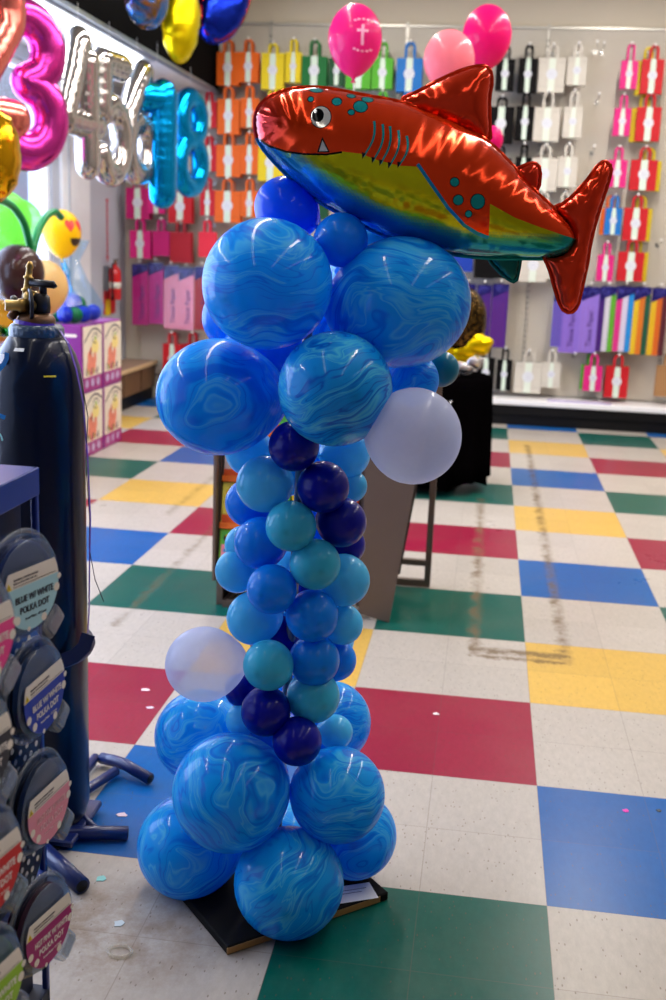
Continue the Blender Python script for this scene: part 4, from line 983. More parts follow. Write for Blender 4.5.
ball(3, 221, -3.25, 28, g_, 'large clear green balloon at the left edge'); ball(21, 224, -3.52, 22, g_, 'smaller clear green balloon behind the large one')
# green twisting balloon like a stem with two leaves
gm = latex('latex_green', (10, 128, 62), tip=1., transl=.15); p0 = onX(30, 330, -3.15)
pxs1 = [(31,262),(30,245),(24,222),(14,207),(2,200),(-8,199)]; pxs2 = [(31,262),(33,250),(38,230),(47,215),(55,211),(60,216),(62,218)]
t_ = thing('modelling_balloon', 'green twisted modelling balloon arching over like a palm leaf', 'balloon', tuple(onX(31, 262, -2.95)))
b0 = onX(31, 262, -2.95)
for pxs in (pxs1, pxs2):
    pts = [Vector(onX(a, b_, -2.95)-b0) for a, b_ in pxs]; dn = []
    for k in range(len(pts)-1): dn += [pts[k].lerp(pts[k+1], i/6) for i in range(6)]
    dn.append(pts[-1])
    for _ in range(4): dn = [dn[0]]+[(dn[k-1]+dn[k]*2+dn[k+1])/4 for k in range(1, len(dn)-1)]+[dn[-1]]
    n = len(dn); MB().tube(dn, [.022*min(1, .35+(n-1-i)*.35) for i in range(n)], gm, 12).build('arm', t_)
MB().tube([(0, 0, .0), (.0, 0, -.25), (.0, .0, .85-b0[2])], [.022, .012, .006], gm, 10).build('stem', t_)
# green tinsel tuft on the table edge
q = MB(); c0 = onX(4, 328, -2.96)
tm = foil('foil_green_tinsel', (8, 120, 40), .2, .3)
for k in range(60):
    a = R_.uniform(0, 2*PI); e_ = R_.uniform(.1, 1.3); l_ = R_.uniform(.05, .09); d = (math.cos(a)*math.cos(e_)*l_, math.sin(a)*math.cos(e_)*l_, math.sin(e_)*l_)
    q.ribbon([(0, 0, 0), tuple(v*.5 for v in d), (d[0], d[1], d[2]*.8)], .008, tm, side=(-d[1], d[0], .02))
tag(q.build('tinsel_tuft', loc=(c0[0], c0[1], max(.602, c0[2]-.05))), 'green tinsel tuft at the left edge behind the cylinder', 'decoration')
# ---- smiling yellow balloon centrepiece on the cartons
cp = onX(72, 316, -3.10); zt = .92
t_ = thing('balloon_centrepiece', 'yellow smiling balloon with a heart eye on a clear blue ribboned stand atop the cartons', 'centrepiece', (-3.11, 5.03, zt))
ye = latex('latex_yellow', (250, 208, 20), tip=.95, transl=.4)
hp = onX(62, 233, -3.11); R = 19*dep(hp)/F; hz = hp[2]-zt; hy = hp[1]-5.03
e = child('face_balloon', balloon_mesh(ye), t_); e.matrix_local = T(0, hy, hz) @ Matrix.Diagonal((R, R, R*1.2, 1))
fc = MB(); dir_ = np.array([.95, -.31])    # towards the aisle
def on_face(u, v, off=1.012):      # u right, v up in radians on the ellipsoid
    a0 = math.atan2(dir_[1], dir_[0]); a = a0+u; c_ = math.cos(v)
    return (R*c_*math.cos(a)*off, hy+R*c_*math.sin(a)*off, hz+R*1.2*math.sin(v)*off)
def decal(poly, mt): MB().add([on_face(*p) for p in poly], [(0, k, k+1) for k in range(1, len(poly)-1)], mt).build('heart_eye', t_)
heart = [(0, .0)]+[(.020*16*math.sin(a)**3, .020*(13*math.cos(a)-5*math.cos(2*a)-2*math.cos(3*a)-math.cos(4*a))) for a in [2*PI*k/24 for k in range(25)]]
hr = P('print_heart_red', (226, 40, 30), .4); bk = P('print_dark_brown', (60, 36, 10), .4)
decal([(u+.30, v+.36) for u, v in heart], hr); decal([(u-.42, v+.36) for u, v in heart], hr)
sm_ = [(-.42+.84*k/12, -.28) for k in range(13)]
for k in range(12):
    u0, u1 = -.42+.84*k/12, -.42+.84*(k+1)/12; f0 = lambda u: -.22-.34*math.sqrt(max(0, 1-(u/.44)**2))
    fc.add([on_face(u0, -.2), on_face(u1, -.2), on_face(u1, f0(u1)), on_face(u0, f0(u0))], [(3, 2, 1, 0)], bk)
fc.build('mouth', t_)
bl_, gr_, rb2 = latex('latex_small_blue', (10, 50, 190)), latex('latex_small_green', (10, 120, 60)), P('ribbon_turquoise', (40, 170, 220), .3)
for k, (dx, dy, dz, mt) in enumerate([(0, -.17, .075, bl_), (.06, .14, .07, gr_), (.10, -.02, .075, bl_), (-.08, .05, .07, bl_), (-.02, -.06, .15, bl_), (.02, .08, .15, gr_), (.12, .17, .08, bl_), (.06, -.11, .07, gr_), (-.09, -.12, .07, gr_), (0, .02, .17, bl_)]):
    e = child('base_balloon', balloon_mesh(mt, ), t_); e.matrix_local = T(dx*.8, dy*.8, dz*.8) @ frame((dx, dy, .03 if dz < .1 else .2)) @ Matrix.Diagonal((.056, .056, .06, 1))
q = MB()
for k in range(5): 
    a = 2*PI*k/5; q.ribbon([(.012*math.cos(a)+.01*math.sin(j*.8+k), hy*j/14+.012*math.sin(a), .16+(hz-R*1.3-.16)*j/14) for j in range(15)], .012, rb2, side=(math.cos(a+1), math.sin(a+1), 0))
q.build('ribbon', t_)
q = MB(); cell = clear('cellophane', (190, 226, 250), .02, .08, .2, .35); n = 22; rings = [(.2, .03), (.22, .12), (.1, .3), (.05, .42), (.12, .56)]
vs = [((r*(1+.14*math.sin(i*PI)))*math.cos(2*PI*i/n), r*(1+.12*(i % 2))*math.sin(2*PI*i/n), z) for r, z in rings for i in range(n)]
q.add(vs, [(k*n+i, k*n+(i+1) % n, (k+1)*n+(i+1) % n, (k+1)*n+i) for k in range(len(rings)-1) for i in range(n)], cell); q.build('cellophane_wrap', t_)
# ---- fire extinguisher and red arrow sign on the left wall
redx = P('extinguisher_red', (206, 22, 26), .3, coat=.3)
t_ = thing('fire_extinguisher', 'red fire extinguisher hanging on the left wall near the corner', 'fire extinguisher', (XL+.10, 7.34, .955))
t_.scale = (.78, .78, .78)
MB().lathe([(0, 0), (.06, 0), (.07, .012), (.07, .30), (.062, .34), (.035, .375), (.022, .385), (.022, .41), (0, .41)], redx, 24).build('cylinder', t_)
MB().box(-.012, .012, -.02, .09, .41, .425, blackp).box(-.012, .012, -.02, .10, .445, .46, blackp).tube([(0, 0, .40), (0, 0, .46)], .014, P('valve_brass', (150, 124, 70), .35, metal=.9), 10).build('handle', t_)
MB().tube([(0, -.02, .42), (0, -.09, .40), (0, -.10, .3), (0, -.09, .12), (0, -.085, .06)], .011, blackp, 8).tube([(0, -.085, .08), (0, -.085, -.0)], [.012, .02], blackp, 8).build('hose', t_)
MB().lathe([(.0705, .13), (.0705, .2)], P('ext_label', (232, 226, 210), .5, var=.2, scale=80), 24).build('label', t_)
MB().box(-.128, -.07, -.04, .04, .1, .38, P('bracket_steel', (120, 120, 124), .4, metal=.6)).build('bracket', t_)
t_ = thing('extinguisher_sign', 'red wall board with a yellow inspection card under the fire extinguisher', 'sign', (XL, 7.44, .78))
MB().box(0.0, .012, -.13, .17, .04, .25, P('sign_red', (196, 24, 28), .4), bev=.002).build('board', t_); MB().box(.012, .016, -.11, .01, .03, .17, P('card_yellow', (236, 214, 30), .5, var=.1)).build('inspection_card', t_)
t_ = thing('arrow_decal', 'thin red vertical arrow strip on the grey wall above the extinguisher', 'sign', (XL, 7.42, 1.28))
q = MB().box(0, .002, -.012, .012, .06, .52, P('decal_red', (196, 40, 60), .5)); 
for z_ in (0, .5): q.add([(.0025, -.04, z_+.06), (.0025, .04, z_+.06), (.0025, 0, z_)], [(0, 1, 2)], MC['decal_red'])
for i in range(8): q.box(.002, .003, -.02, .02, .1+.05*i, .12+.05*i, MC['decal_red'])
q.build('arrow_strip', t_)

# ---- helium cylinder
CX, CY = -1.290, .10
navy = P('cylinder_paint', (2, 15, 40), .3, coat=.14, spec=.2, var=.25, scale=7, bump=.05, bscale=30)
navyc = P('collar_paint', (14, 54, 84), .4, coat=.3, var=.5, scale=60, bump=.6, bscale=90); brass = P('brass', (158, 128, 70), .35, metal=.9, var=.25, scale=40); darkm = P('dark_steel', (42, 42, 46), .4, metal=.8, var=.3, scale=40); bronze = P('bronze_cap', (96, 66, 42), .45, metal=.6, var=.3, scale=30)
t_ = thing('gas_cylinder', 'tall dark blue helium gas cylinder with a brass valve', 'gas cylinder', (CX, CY, 0))
r = .109
MB().lathe([(0, .03), (.09, .03), (r-.008, .045), (r, .08), (r, 1.13), (r*.98, 1.165), (r*.92, 1.205), (r*.82, 1.24), (r*.66, 1.27), (.06, 1.285), (0, 1.29)], navy, 48).build('body', t_)
MB().lathe([(.055, 1.26), (.062, 1.275), (.064, 1.285), (.064, 1.30), (.058, 1.308), (.05, 1.309)], navyc, 36).build('collar', t_)
MB().lathe([(.0, 1.30), (.042, 1.30), (.044, 1.305), (.044, 1.322), (.036, 1.332), (.02, 1.334), (0, 1.334)], bronze, 28).build('neck_ring', t_)
v_ = MB().lathe([(.016, 1.33), (.018, 1.345), (.015, 1.35), (.019, 1.36), (.019, 1.375), (.013, 1.385)], brass, 16, T(-.012, 0, 0))
v_.lathe([(.0, 1.335), (.022, 1.335), (.024, 1.35), (.022, 1.372), (.014, 1.38), (0, 1.382)], darkm, 8, T(.012, 0, 0)); v_.build('valve_body', t_)
M = T(-.012, -.022, 1.352) @ Rz(-.8) @ Rx(PI/2) @ Ry(-.25)
MB().lathe([(.0, -.02), (.013, -.02), (.013, .0), (.016, .002), (.016, .02), (.0125, .022), (.0135, .05), (.006, .051), (.004, .03), (0, .03)], brass, 20, M).build('outlet', t_)
MB().tube([tuple(M @ Vector((.036*math.cos(a), .036*math.sin(a), -.006))) for a in [2*PI*k/28 for k in range(28)]], .0045, darkm, 8, closed=True).lathe([(0, -.012), (.026, -.012), (.028, -.004), (.012, -.002), (0, -.002)], darkm, 24, M).build('valve_ring', t_)
MB().lathe([(0, -.006), (.016, -.006), (.019, 0), (.016, .008), (.006, .01), (0, .01)], P('black_knob', (14, 14, 16), .4), 20, T(-.052, -.004, 1.355) @ Ry(-PI/2) @ Rx(.3)).tube([(-.05, -.004, 1.355), (-.01, 0, 1.353)], .007, darkm, 8).build('handwheel', t_)
MB().lathe([(0, 0), (.010, 0), (.010, .03), (.0135, .032), (.0135, .036), (.009, .038), (.0085, .06), (.012, .062), (.012, .066), (.008, .068), (.007, .085), (.0095, .088), (.005, .10), (.002, .102)], brass, 16, T(-.028, .004, 1.352) @ Ry(.14)).build('filler_nozzle', t_)
MB().lathe([(0, 0), (.009, 0), (.009, .03), (0, .03)], darkm, 12, T(.018, 0, 1.375)).tube([(-.012, 0, 1.404), (.045, -.004, 1.402), (.05, -.005, 1.396)], [.009, .009, .006], darkm, 8).build('tee_handle', t_)
MB().tube([(-.02, .0, 1.345), (-.045, -.02, 1.335), (-.05, -.03, 1.322)], .011, bronze, 10).build('relief_plug', t_)
# labels on the shoulder
def wrapc(z0, z1, a0, a1, rr, mt, name, n=8):
    q = MB(); vs = []
    for z, r_ in ((z0, rr), (z1, rr if z1 < 1.14 else rr)):
        for k in range(n+1): a = a0+(a1-a0)*k/n; vs.append((r_*math.cos(a), r_*math.sin(a), z))
    q.add(vs, [(k, k+1, n+2+k, n+1+k) for k in range(n)], mt); return q.build(name, t_)
def cone_label(z0, r0, z1, r1, a0, a1, mt, name, n=6):
    q = MB(); q.add([(r0*math.cos(a0+(a1-a0)*k/n), r0*math.sin(a0+(a1-a0)*k/n), z0) for k in range(n+1)]+[(r1*math.cos(a0+(a1-a0)*k/n), r1*math.sin(a0+(a1-a0)*k/n), z1) for k in range(n+1)], [(k, k+1, n+2+k, n+1+k) for k in range(n)], mt); return q.build(name, t_)
lbw = P('label_white', (216, 218, 220), .5)
cone_label(1.252, .092, 1.259, .0855, -1.78, -1.5, lbw, 'sticker'); cone_label(1.222, .1025, 1.243, .0955, -2.35, -1.95, lbw, 'sticker')
cone_label(1.196, .109, 1.200, .1075, -1.05, -.78, P('marking_yellow', (206, 190, 30), .5, var=.3, scale=200), 'marking')
# navy tie strap round the cylinder
st = P('navy_strap', (4, 26, 70), .45, var=.2, scale=14)
q = MB(); q.tube([((r+.003)*math.cos(a), (r+.003)*math.sin(a), .505+.012*math.sin(a)) for a in [2*PI*k/40 for k in range(40)]], .016, st, 8, closed=True)
q.ribbon([(.085, -.085, .505), (.11, -.075, .515), (.13, -.06, .535), (.137, -.05, .565)], .034, st, side=(0, .3, 1), th=.006)
o = q.build('tie_strap', loc=(CX, CY, 0)); tag(o, 'dark blue fabric strap tied round the gas cylinder', 'strap')
# curling ribbons
pr_ = P('ribbon_purple', (74, 34, 160), .3); br_ = P('ribbon_sky_blue', (40, 140, 226), .25)
q = MB()
pts = [(.052*math.cos(a), .052*math.sin(a), 1.312+.004*math.sin(2*a)) for a in [-2.6+.28*k for k in range(9)]]
pts += [(.06, -.01, 1.30), (.085, -.02, 1.27), (.106, -.025, 1.21), (.124, -.03, 1.13), (.135, -.035, 1.0), (.140, -.035, .85), (.134, -.03, .72), (.132, -.03, .62), (.128, -.03, .56)]
q.ribbon(pts, .009, pr_, side=lambda k: (0, .3, 1) if k < 9 else (0, 1, .1)); o = q.build('curling_ribbon', loc=(CX, CY, 0)); tag(o, 'thin purple ribbon looped round the cylinder neck and hanging down its side', 'ribbon')
q = MB().ribbon([(.118, -.03, 1.2), (.135, -.03, 1.1), (.130, -.035, 1.0), (.136, -.03, .85), (.134, -.03, .78), (.148, -.03, .70), (.170, -.03, .645)], .004, P('ribbon_black', (26, 18, 44), .4), side=(0, 1, 0)); o = q.build('curling_ribbon', loc=(CX, CY, 0)); tag(o, 'thin black cord hanging beside the purple ribbon on the cylinder', 'ribbon')
q = MB(); c0 = onY(2, 395, -.03)
q.ribbon([(.0+.028*math.cos(.5*k), -.03+.01*math.sin(.5*k), .10-.014*k) for k in range(9)]+[(-.026+.012*k, -.035, -.03-.004*k) for k in range(5)], .010, br_, side=(1, 0, .3)); q.ribbon([(-.01+.022*math.cos(.6*k), -.03, -.10+.022*math.sin(.6*k)) for k in range(9)], .006, P('ribbon_pale_aqua', (150, 220, 226), .3), side=(0, 1, .2))
o = q.build('curling_ribbon', loc=tuple(c0)); tag(o, 'bright blue and aqua curled ribbon at the left edge on the cylinder', 'ribbon')
# tubular stand
t_ = thing('cylinder_stand', 'dark blue tubular steel stand under the gas cylinder', 'stand', (CX, CY, 0))
stm = P('stand_paint', (6, 30, 88), .4, coat=.2, var=.2, scale=12); capm = P('tube_hole', (10, 10, 12), .7)
def leg(x0, y0, x1, y1, r_=.017, bend=0.):
    a = Vector((x0-CX, y0-CY, .022)); b_ = Vector((x1-CX, y1-CY, .02)); m = (a+b_)/2+Vector((0, 0, bend)); m2 = a.lerp(b_, .25)+Vector((0, 0, bend*.7))
    q = MB().tube([a, m2, m, b_], r_, stm, 12); d = (b_-m).normalized(); q.tube([b_-d*.002, b_+d*.0006], r_*.72, capm, 12); q.build('leg', t_)
E1, E2, E3 = onZ(150, 779, .02), onZ(128, 833, .02), onZ(82, 886, .02)
leg(CX+.02, .46, E1[0], E1[1], .017, .012); leg(CX+.02, .20, E1[0]-.11, E1[1]+.025, .014, 0.)
leg(CX+.0, .03, E2[0], E2[1], .018); leg(CX+.04, .17, E2[0]-.08, E2[1]-.01, .012)
leg(CX+.02, -.02, E3[0], E3[1], .021, .0); MB().tube([(.0, .36, .022), (0, -.12, .022)], .014, stm, 10).build('cross_tube', t_)
MB().box(-.11, .11, -.11, .11, .012, .03, stm, bev=.004).build('foot_plate', t_)

# ---- blue wire rack with round tableware packs
RX, RY, RZ = -1.0, -.59, 1.118
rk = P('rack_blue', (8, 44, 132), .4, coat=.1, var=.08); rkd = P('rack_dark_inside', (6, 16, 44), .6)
t_ = thing('display_rack', 'blue metal display rack at the left edge holding round packs', 'rack', (RX, RY, 0))
W_, D_ = .5, .62     # x extent (into the shop), y extent towards the camera
for x in (-.012, -W_): 
    for y in (-.012, -D_): MB().box(x, x+.012, y, y+.012, .02, RZ, rk, bev=.002).build('post', t_)
MB().box(-W_, .001, -D_, .001, RZ-.05, RZ, rk, bev=.002).build('top_tray', t_)
for z in (.02, .06): pass
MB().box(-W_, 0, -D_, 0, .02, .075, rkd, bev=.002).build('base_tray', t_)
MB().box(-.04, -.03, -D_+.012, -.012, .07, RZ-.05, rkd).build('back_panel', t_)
for z in (.25, .47, .7, .9): MB().box(-.012, 0, -D_, 0, z+.075, z+.085, rk).build('cross_bar', t_)
shell = clear('clamshell', (186, 204, 228), .01, .22, .1, .16); rimm = clear('clamshell_rim', (200, 212, 228), .2, .25, .55, .5)
lw_ = P('label_paper_white', (226, 220, 212), .5); yw = P('warning_yellow', (226, 200, 30), .5); inkd = P('ink_dark', (40, 40, 60), .5); inkw = P('ink_white', (236, 232, 228), .5); inkp = P('ink_rose', (238, 196, 206), .5)
PR = .088
def disc_pts(r_, z0=None, n=64):
    return [(r_*math.cos(2*PI*k/n), r_*math.sin(2*PI*k/n)) for k in range(n)]
def pack(px, py, X, yaw, roll, c, txt, lab, inkc, contents, dotc=lw_, n_behind=1, tabang=-50):
    p = onX(px, py, X)
    # local frame: x = right as read, z = up, -y = outward
    M0 = T(*p) @ Rz((90-yaw)*DG) @ Ry(-roll*DG)
    t_ = thing('round_pack', lab, 'tableware pack', group='round tableware packs on the blue rack'); t_.matrix_world = M0
    d = .035
    q = MB(); q.lathe([(0, -.0), (PR*.80, -.0), (PR*.86, -.004), (PR*.88, -.012), (PR*.93, -.013), (PR*.93, -.020)], shell, 56, Rx(PI/2) @ T(0, 0, d/2+.004))
    q.build('front_shell', t_)
    q = MB(); q.lathe([(PR*.9, -.002), (PR, -.002), (PR*1.01, 0), (PR, .002), (PR*.9, .002), (PR*.88, 0), (PR*.9, -.002)], rimm, 64, Rx(PI/2)); 
    q.lathe([(PR*.84, -.001), (PR*.855, 0), (PR*.84, .001)], rimm, 64, Rx(PI/2) @ T(0, 0, .017)); q.build('rim', t_)
    q = MB(); q.lathe([(PR*.93, 0), (PR*.9, -.012), (PR*.86, -d), (0, -d)], shell, 56, Rx(PI/2)); q.build('rear_shell', t_)
    # stacked plates inside
    cm = P('contents_%02x%02x%02x' % contents, contents, .5, var=.2, scale=9)
    q = MB()
    for k in range(5): q.lathe([(0, 0), (PR*.74, 0), (PR*.8, .003), (PR*.8, .0042), (PR*.74, .0012), (0, .0012)], cm, 40, Rx(PI/2) @ T(0, 0, -.02+.0055*k))
    for k in range(26):
        a = k*2.4; r_ = PR*.7*math.sqrt((k+.5)/26); zz = -.0055; q.add([(r_*math.cos(a)+.006*math.cos(2*PI*i/10), -.0072, r_*math.sin(a)+.006*math.sin(2*PI*i/10)) for i in range(10)], [tuple(range(10))], P('contents_dot', (200, 204, 210), .5)) if dotc is None else None
    q.build('paper_plates', t_)
    # label: chord-cut disc, white strip with a warning above the coloured field
    q = MB(); rl = PR*.75; y0 = -.0230; zc, zm = .034, .008
    def chord(z_lo, z_hi, mt, yy, th=.0006):
        a = math.asin(max(-1, min(1, z_hi/rl))); lo = math.asin(max(-1, z_lo/rl)); n = 24
        ptsR = [(rl*math.cos(lo+(a-lo)*k/n), rl*math.sin(lo+(a-lo)*k/n)) for k in range(n+1)]
        ptsL = [(-x, z) for x, z in reversed(ptsR)]
        if z_lo <= -rl*.999: ptsL = ptsL[:-1]
        q.poly(ptsL+ptsR if False else ptsR+ptsL, th, mt, T(0, yy, 0))
    cmf = P('label_'+'%02x%02x%02x' % c, c, .45, var=.04)
    chord(zm, zc, lw_, y0); chord(-rl, zm, cmf, y0)
    yy = y0-.0011
    q.add([(-.064, yy, .009), (-.050, yy, .009), (-.057, yy, .021)], [(0, 1, 2)], yw); q.box(-.0576, -.0564, yy-.0003, yy, .011, .0165, inkd)
    q.text('WARNING: CHOKING HAZARD', .0042, inkd, T(-.046, yy, .0205), th=.0002, align='LEFT'); q.text('Small parts. Not for children under 3 yrs.', .0034, inkd, T(-.046, yy, .0155), th=.0002, align='LEFT'); q.box(-.046, .058, yy-.0003, yy, .0112, .0118, inkd)
    for a, r_, s_ in ((-.25, .062, .0072), (-2.72, .060, .0072), (-2.3, .058, .0072), (-1.12, .061, .0068), (.02, .067, .005), (-1.75, .065, .004)):
        q.add([(r_*math.cos(a)+s_*math.cos(2*PI*i/16), yy, r_*math.sin(a)+s_*math.sin(2*PI*i/16)) for i in range(16)], [tuple(range(16))], lw_)
    l1, l2 = txt
    q.text(l1, .0150, inkc, T(.004, yy-.0003, -.017), th=.0003, font_w=.86*min(1, 13/len(l1)))
    q.text(l2, .0150, inkc, T(.004, yy-.0003, -.035), th=.0003, font_w=.86)
    q.text('Round Plates - 12 Count', .0052, inkc, T(.006, yy-.0003, -.047), th=.0002)
    q.build('label', t_)
    # thumb tab at the lower right
    q = MB(); A = Matrix.Rotation(-tabang*DG, 4, 'Y')
    M1 = Matrix.Rotation(-(tabang)*DG, 4, 'Y')
    q.box(PR*.95, PR*1.36, -.016, .008, -.025, .025, rimm, M1, bev=.004); q.box(PR*1.0, PR*1.30, -.020, -.016, -.018, .018, rimm, M1, bev=.002); q.build('tab', t_)
    # peg through the header
    return t_, M0
PK = [
 (20, 585, 14, 0, (158, 206, 222), ('BLUE W/ WHITE', 'POLKA DOT'), 'round clear pack with a pale blue label, topmost of the front column', inkd, (10, 56, 130)),
 (32, 690, 6, 4, (12, 50, 168), ('BLUE W/ WHITE', 'POLKA DOT'), 'round clear pack with a royal blue label below the pale blue one', inkw, (10, 60, 110)),
 (37, 801, 8, 2, (222, 142, 162), ('LIGHT PINK W/ WHITE', 'POLKA DOT'), 'round clear pack with a light pink label, third down', inkp, (14, 44, 84)),
 (38, 924, 12, -1, (156, 14, 108), ('HOT PINK W/ WHITE', 'POLKA DOT'), 'round clear pack with a hot pink label near the floor', inkw, (90, 10, 50)),
]
for x, y, yaw, roll, c, tx, lab, ik, cn in PK: pack(x, y, -.925, yaw, roll, c, tx, lab, ik, cn)
PK2 = [
 (-31, 635, 10, 0, (226, 50, 140), ('PINK W/ WHITE', 'POLKA DOT'), 'round pack with a bright pink label cut by the left edge', inkw, (190, 30, 110)),
 (-32, 750, 8, 0, (30, 28, 32), ('BLACK W/ WHITE', 'POLKA DOT'), 'round pack of black spotted plates at the left edge', inkw, (24, 22, 26)),
 (-21, 866, 10, 0, (196, 14, 20), ('RED W/ WHITE', 'POLKA DOT'), 'round clear pack with a red label at the left edge', inkw, (60, 20, 30)),
 (-20, 988, 12, 0, (140, 190, 24), ('LIME W/ WHITE', 'POLKA DOT'), 'round clear pack with a lime green label in the bottom left corner', inkw, (90, 130, 20)),
]
for x, y, yaw, roll, c, tx, lab, ik, cn in PK2: pack(x, y, -.87, yaw, roll, c, tx, lab, ik, cn)
# spotted plate packs hanging behind, seen between the front packs
def plain_pack(px, py, X, c, lab):
    p = onX(px, py, X); t_ = thing('round_pack', lab, 'tableware pack', group='spotted packs hanging behind'); t_.matrix_world = T(*p) @ Rz(84*DG)
    q = MB(); q.lathe([(0, 0), (PR*.8, 0), (PR*.9, .004), (PR*.92, .012), (0, .013)], P('spotted_%02x%02x%02x' % c, c, .5, var=.1), 48, Rx(PI/2))
    for k in range(34):
        a = k*2.4; r_ = PR*.78*math.sqrt((k+.5)/34); q.add([(r_*math.cos(a)+.0055*math.cos(2*PI*i/10), -.0145, r_*math.sin(a)+.0055*math.sin(2*PI*i/10)) for i in range(10)], [tuple(range(10))], lw_)
    q.build('paper_plates', t_); MB().lathe([(PR*.92, -.002), (PR, 0), (PR*.92, .002)], rimm, 48, Rx(PI/2)).build('rim', t_)
plain_pack(8, 640, -.985, (16, 84, 160), 'blue spotted plates hanging behind the bright pink pack')
plain_pack(12, 742, -.985, (22, 22, 26), 'black spotted plates hanging behind the royal blue pack')
plain_pack(14, 860, -.985, (30, 26, 34), 'dark spotted plates hanging behind the red pack')
# ---- small litter on the floor
def scrap(px, py, r_, c, lab, sx=1.):
    p = onZ(px, py); q = MB(); n = 9; ps = [((1+.25*math.sin(k*2.3+px))*r_*sx*math.cos(2*PI*k/n), (1+.2*math.cos(k*3.1))*r_*math.sin(2*PI*k/n)) for k in range(n)]
    q.add([(x, y, .0005) for x, y in ps]+[(x, y, .0018) for x, y in ps], [tuple(range(n-1, -1, -1)), tuple(range(n, 2*n))]+[(k, (k+1) % n, n+(k+1) % n, n+k) for k in range(n)], P('scrap_%02x%02x%02x' % c, c, .5))
    tag(q.build('paper_scrap', loc=(p[0], p[1], 0)), lab, 'litter', 'scraps on the floor')
scrap(122, 815, .011, (206, 178, 184), 'pinkish scrap on the blue tile beside the stand', 1.3); scrap(145, 690, .010, (232, 214, 220), 'pale scrap on the red tile, upper of two', 1.6); scrap(150, 708, .009, (206, 196, 210), 'pale scrap on the red tile, lower of two', 1.6)
scrap(626, 811, .009, (206, 30, 160), 'magenta paper scrap on the large blue tile'); scrap(659, 811, .008, (22, 40, 54), 'dark scrap on the large blue tile'); scrap(436, 714, .010, (222, 216, 210), 'white scrap on the red tile right of the column')
scrap(80, 878, .009, (20, 110, 190), 'blue scrap beside the stand leg'); scrap(101, 879, .012, (130, 196, 190), 'aqua scrap on the white tile beside the stand leg'); scrap(69, 866, .010, (140, 190, 180), 'pale green scrap near the pink pack'); scrap(119, 924, .012, (188, 200, 204), 'grey white scrap above the clear ring')
p = onZ(120, 953); tag(MB().tube([(.026*math.cos(a), .02*math.sin(a), .004) for a in [2*PI*k/28 for k in range(28)]], .004, clear('ring_clear', (226, 220, 206), .2, .3, .8, .3), 8, closed=True).build('plastic_ring', loc=(p[0], p[1], 0)), 'clear plastic ring lying on the white tile', 'litter')
# ================================================================== BOOK RACK AND BLACK TABLE
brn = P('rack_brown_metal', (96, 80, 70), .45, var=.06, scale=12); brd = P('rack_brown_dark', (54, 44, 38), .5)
t_ = thing('book_rack', 'brown metal rack of board books behind the balloon column', 'rack', (-.9, 2.2, 0))
ox, oy = -.9, 2.2
def Q(x, y): return x-ox, y-oy
# end panel facing the camera: wide at the top, narrow at the foot
MB().poly([(-.685-ox, .03), (-.555-ox, .0), (-.44-ox, .93), (-.685-ox, .96)], .012, brn, T(0, 1.935-oy, 0)).build('end_panel', t_)
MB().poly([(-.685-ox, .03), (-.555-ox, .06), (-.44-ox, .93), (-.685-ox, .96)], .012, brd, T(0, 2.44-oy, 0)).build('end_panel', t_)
MB().box(-1.312-ox, -1.300-ox, 1.925-oy, 1.97-oy, .12, .95, brn).build('side_panel', t_)
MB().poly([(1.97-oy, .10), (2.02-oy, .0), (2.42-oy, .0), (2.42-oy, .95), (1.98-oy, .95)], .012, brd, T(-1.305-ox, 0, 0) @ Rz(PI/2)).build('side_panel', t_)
for x, y in ((-1.29, 1.985), (-1.26, 2.4), (-.43, 2.47), (-.7, 2.47)): MB().box(x-ox-.014, x-ox+.014, y-oy-.014, y-oy+.014, 0, .95 if x > -1 else .16, brn, bev=.002).build('upright', t_)
MB().box(-1.27-ox, -1.25-ox, 1.95-oy, 2.42-oy, 0, .03, brn).build('foot_bar', t_)
MB().box(-1.27-ox, -.68-ox, 1.945-oy, 1.965-oy, .0, .03, brn).build('foot_bar', t_)
MB().box(-.68-ox, -.42-ox, 2.455-oy, 2.485-oy, .0, .03, brn).build('foot_bar', t_)
MB().box(-.68-ox, -.42-ox, 2.455-oy, 2.485-oy, .10, .125, brn).build('cross_bar', t_)
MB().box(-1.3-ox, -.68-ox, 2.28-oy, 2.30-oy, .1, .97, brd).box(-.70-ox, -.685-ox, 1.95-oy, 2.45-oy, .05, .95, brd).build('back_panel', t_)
MB().box(-1.31-ox, -.68-ox, 1.96-oy, 2.44-oy, .95, .965, brn).build('top', t_)
ORG = P('pocket_orange', (226, 110, 30), .5)
for k in range(4):
    z = .16+.195*k; y = 1.922+.035*k
    MB().box(-1.29-ox, -.69-ox, y-oy, y-oy+.05, z-.012, z, brn).box(-1.29-ox, -.69-ox, y-oy-.004, y-oy, z-.012, z+.014, ORG).build('pocket', t_)
for k in range(3):
    z = .22+.24*k; x = -.66+.045*k
    MB().box(x-ox, x-ox+.10, 1.97-oy, 2.42-oy, z-.01, z, brn).build('shelf', t_)
MB().tube([(-.41-ox, 2.46-oy, .86), (-.37-ox, 2.44-oy, .87), (-.39-ox, 2.44-oy, .80)], .004, P('chrome_wire', (190, 188, 190), .2, metal=.9), 6).build('wire_clip', t_)
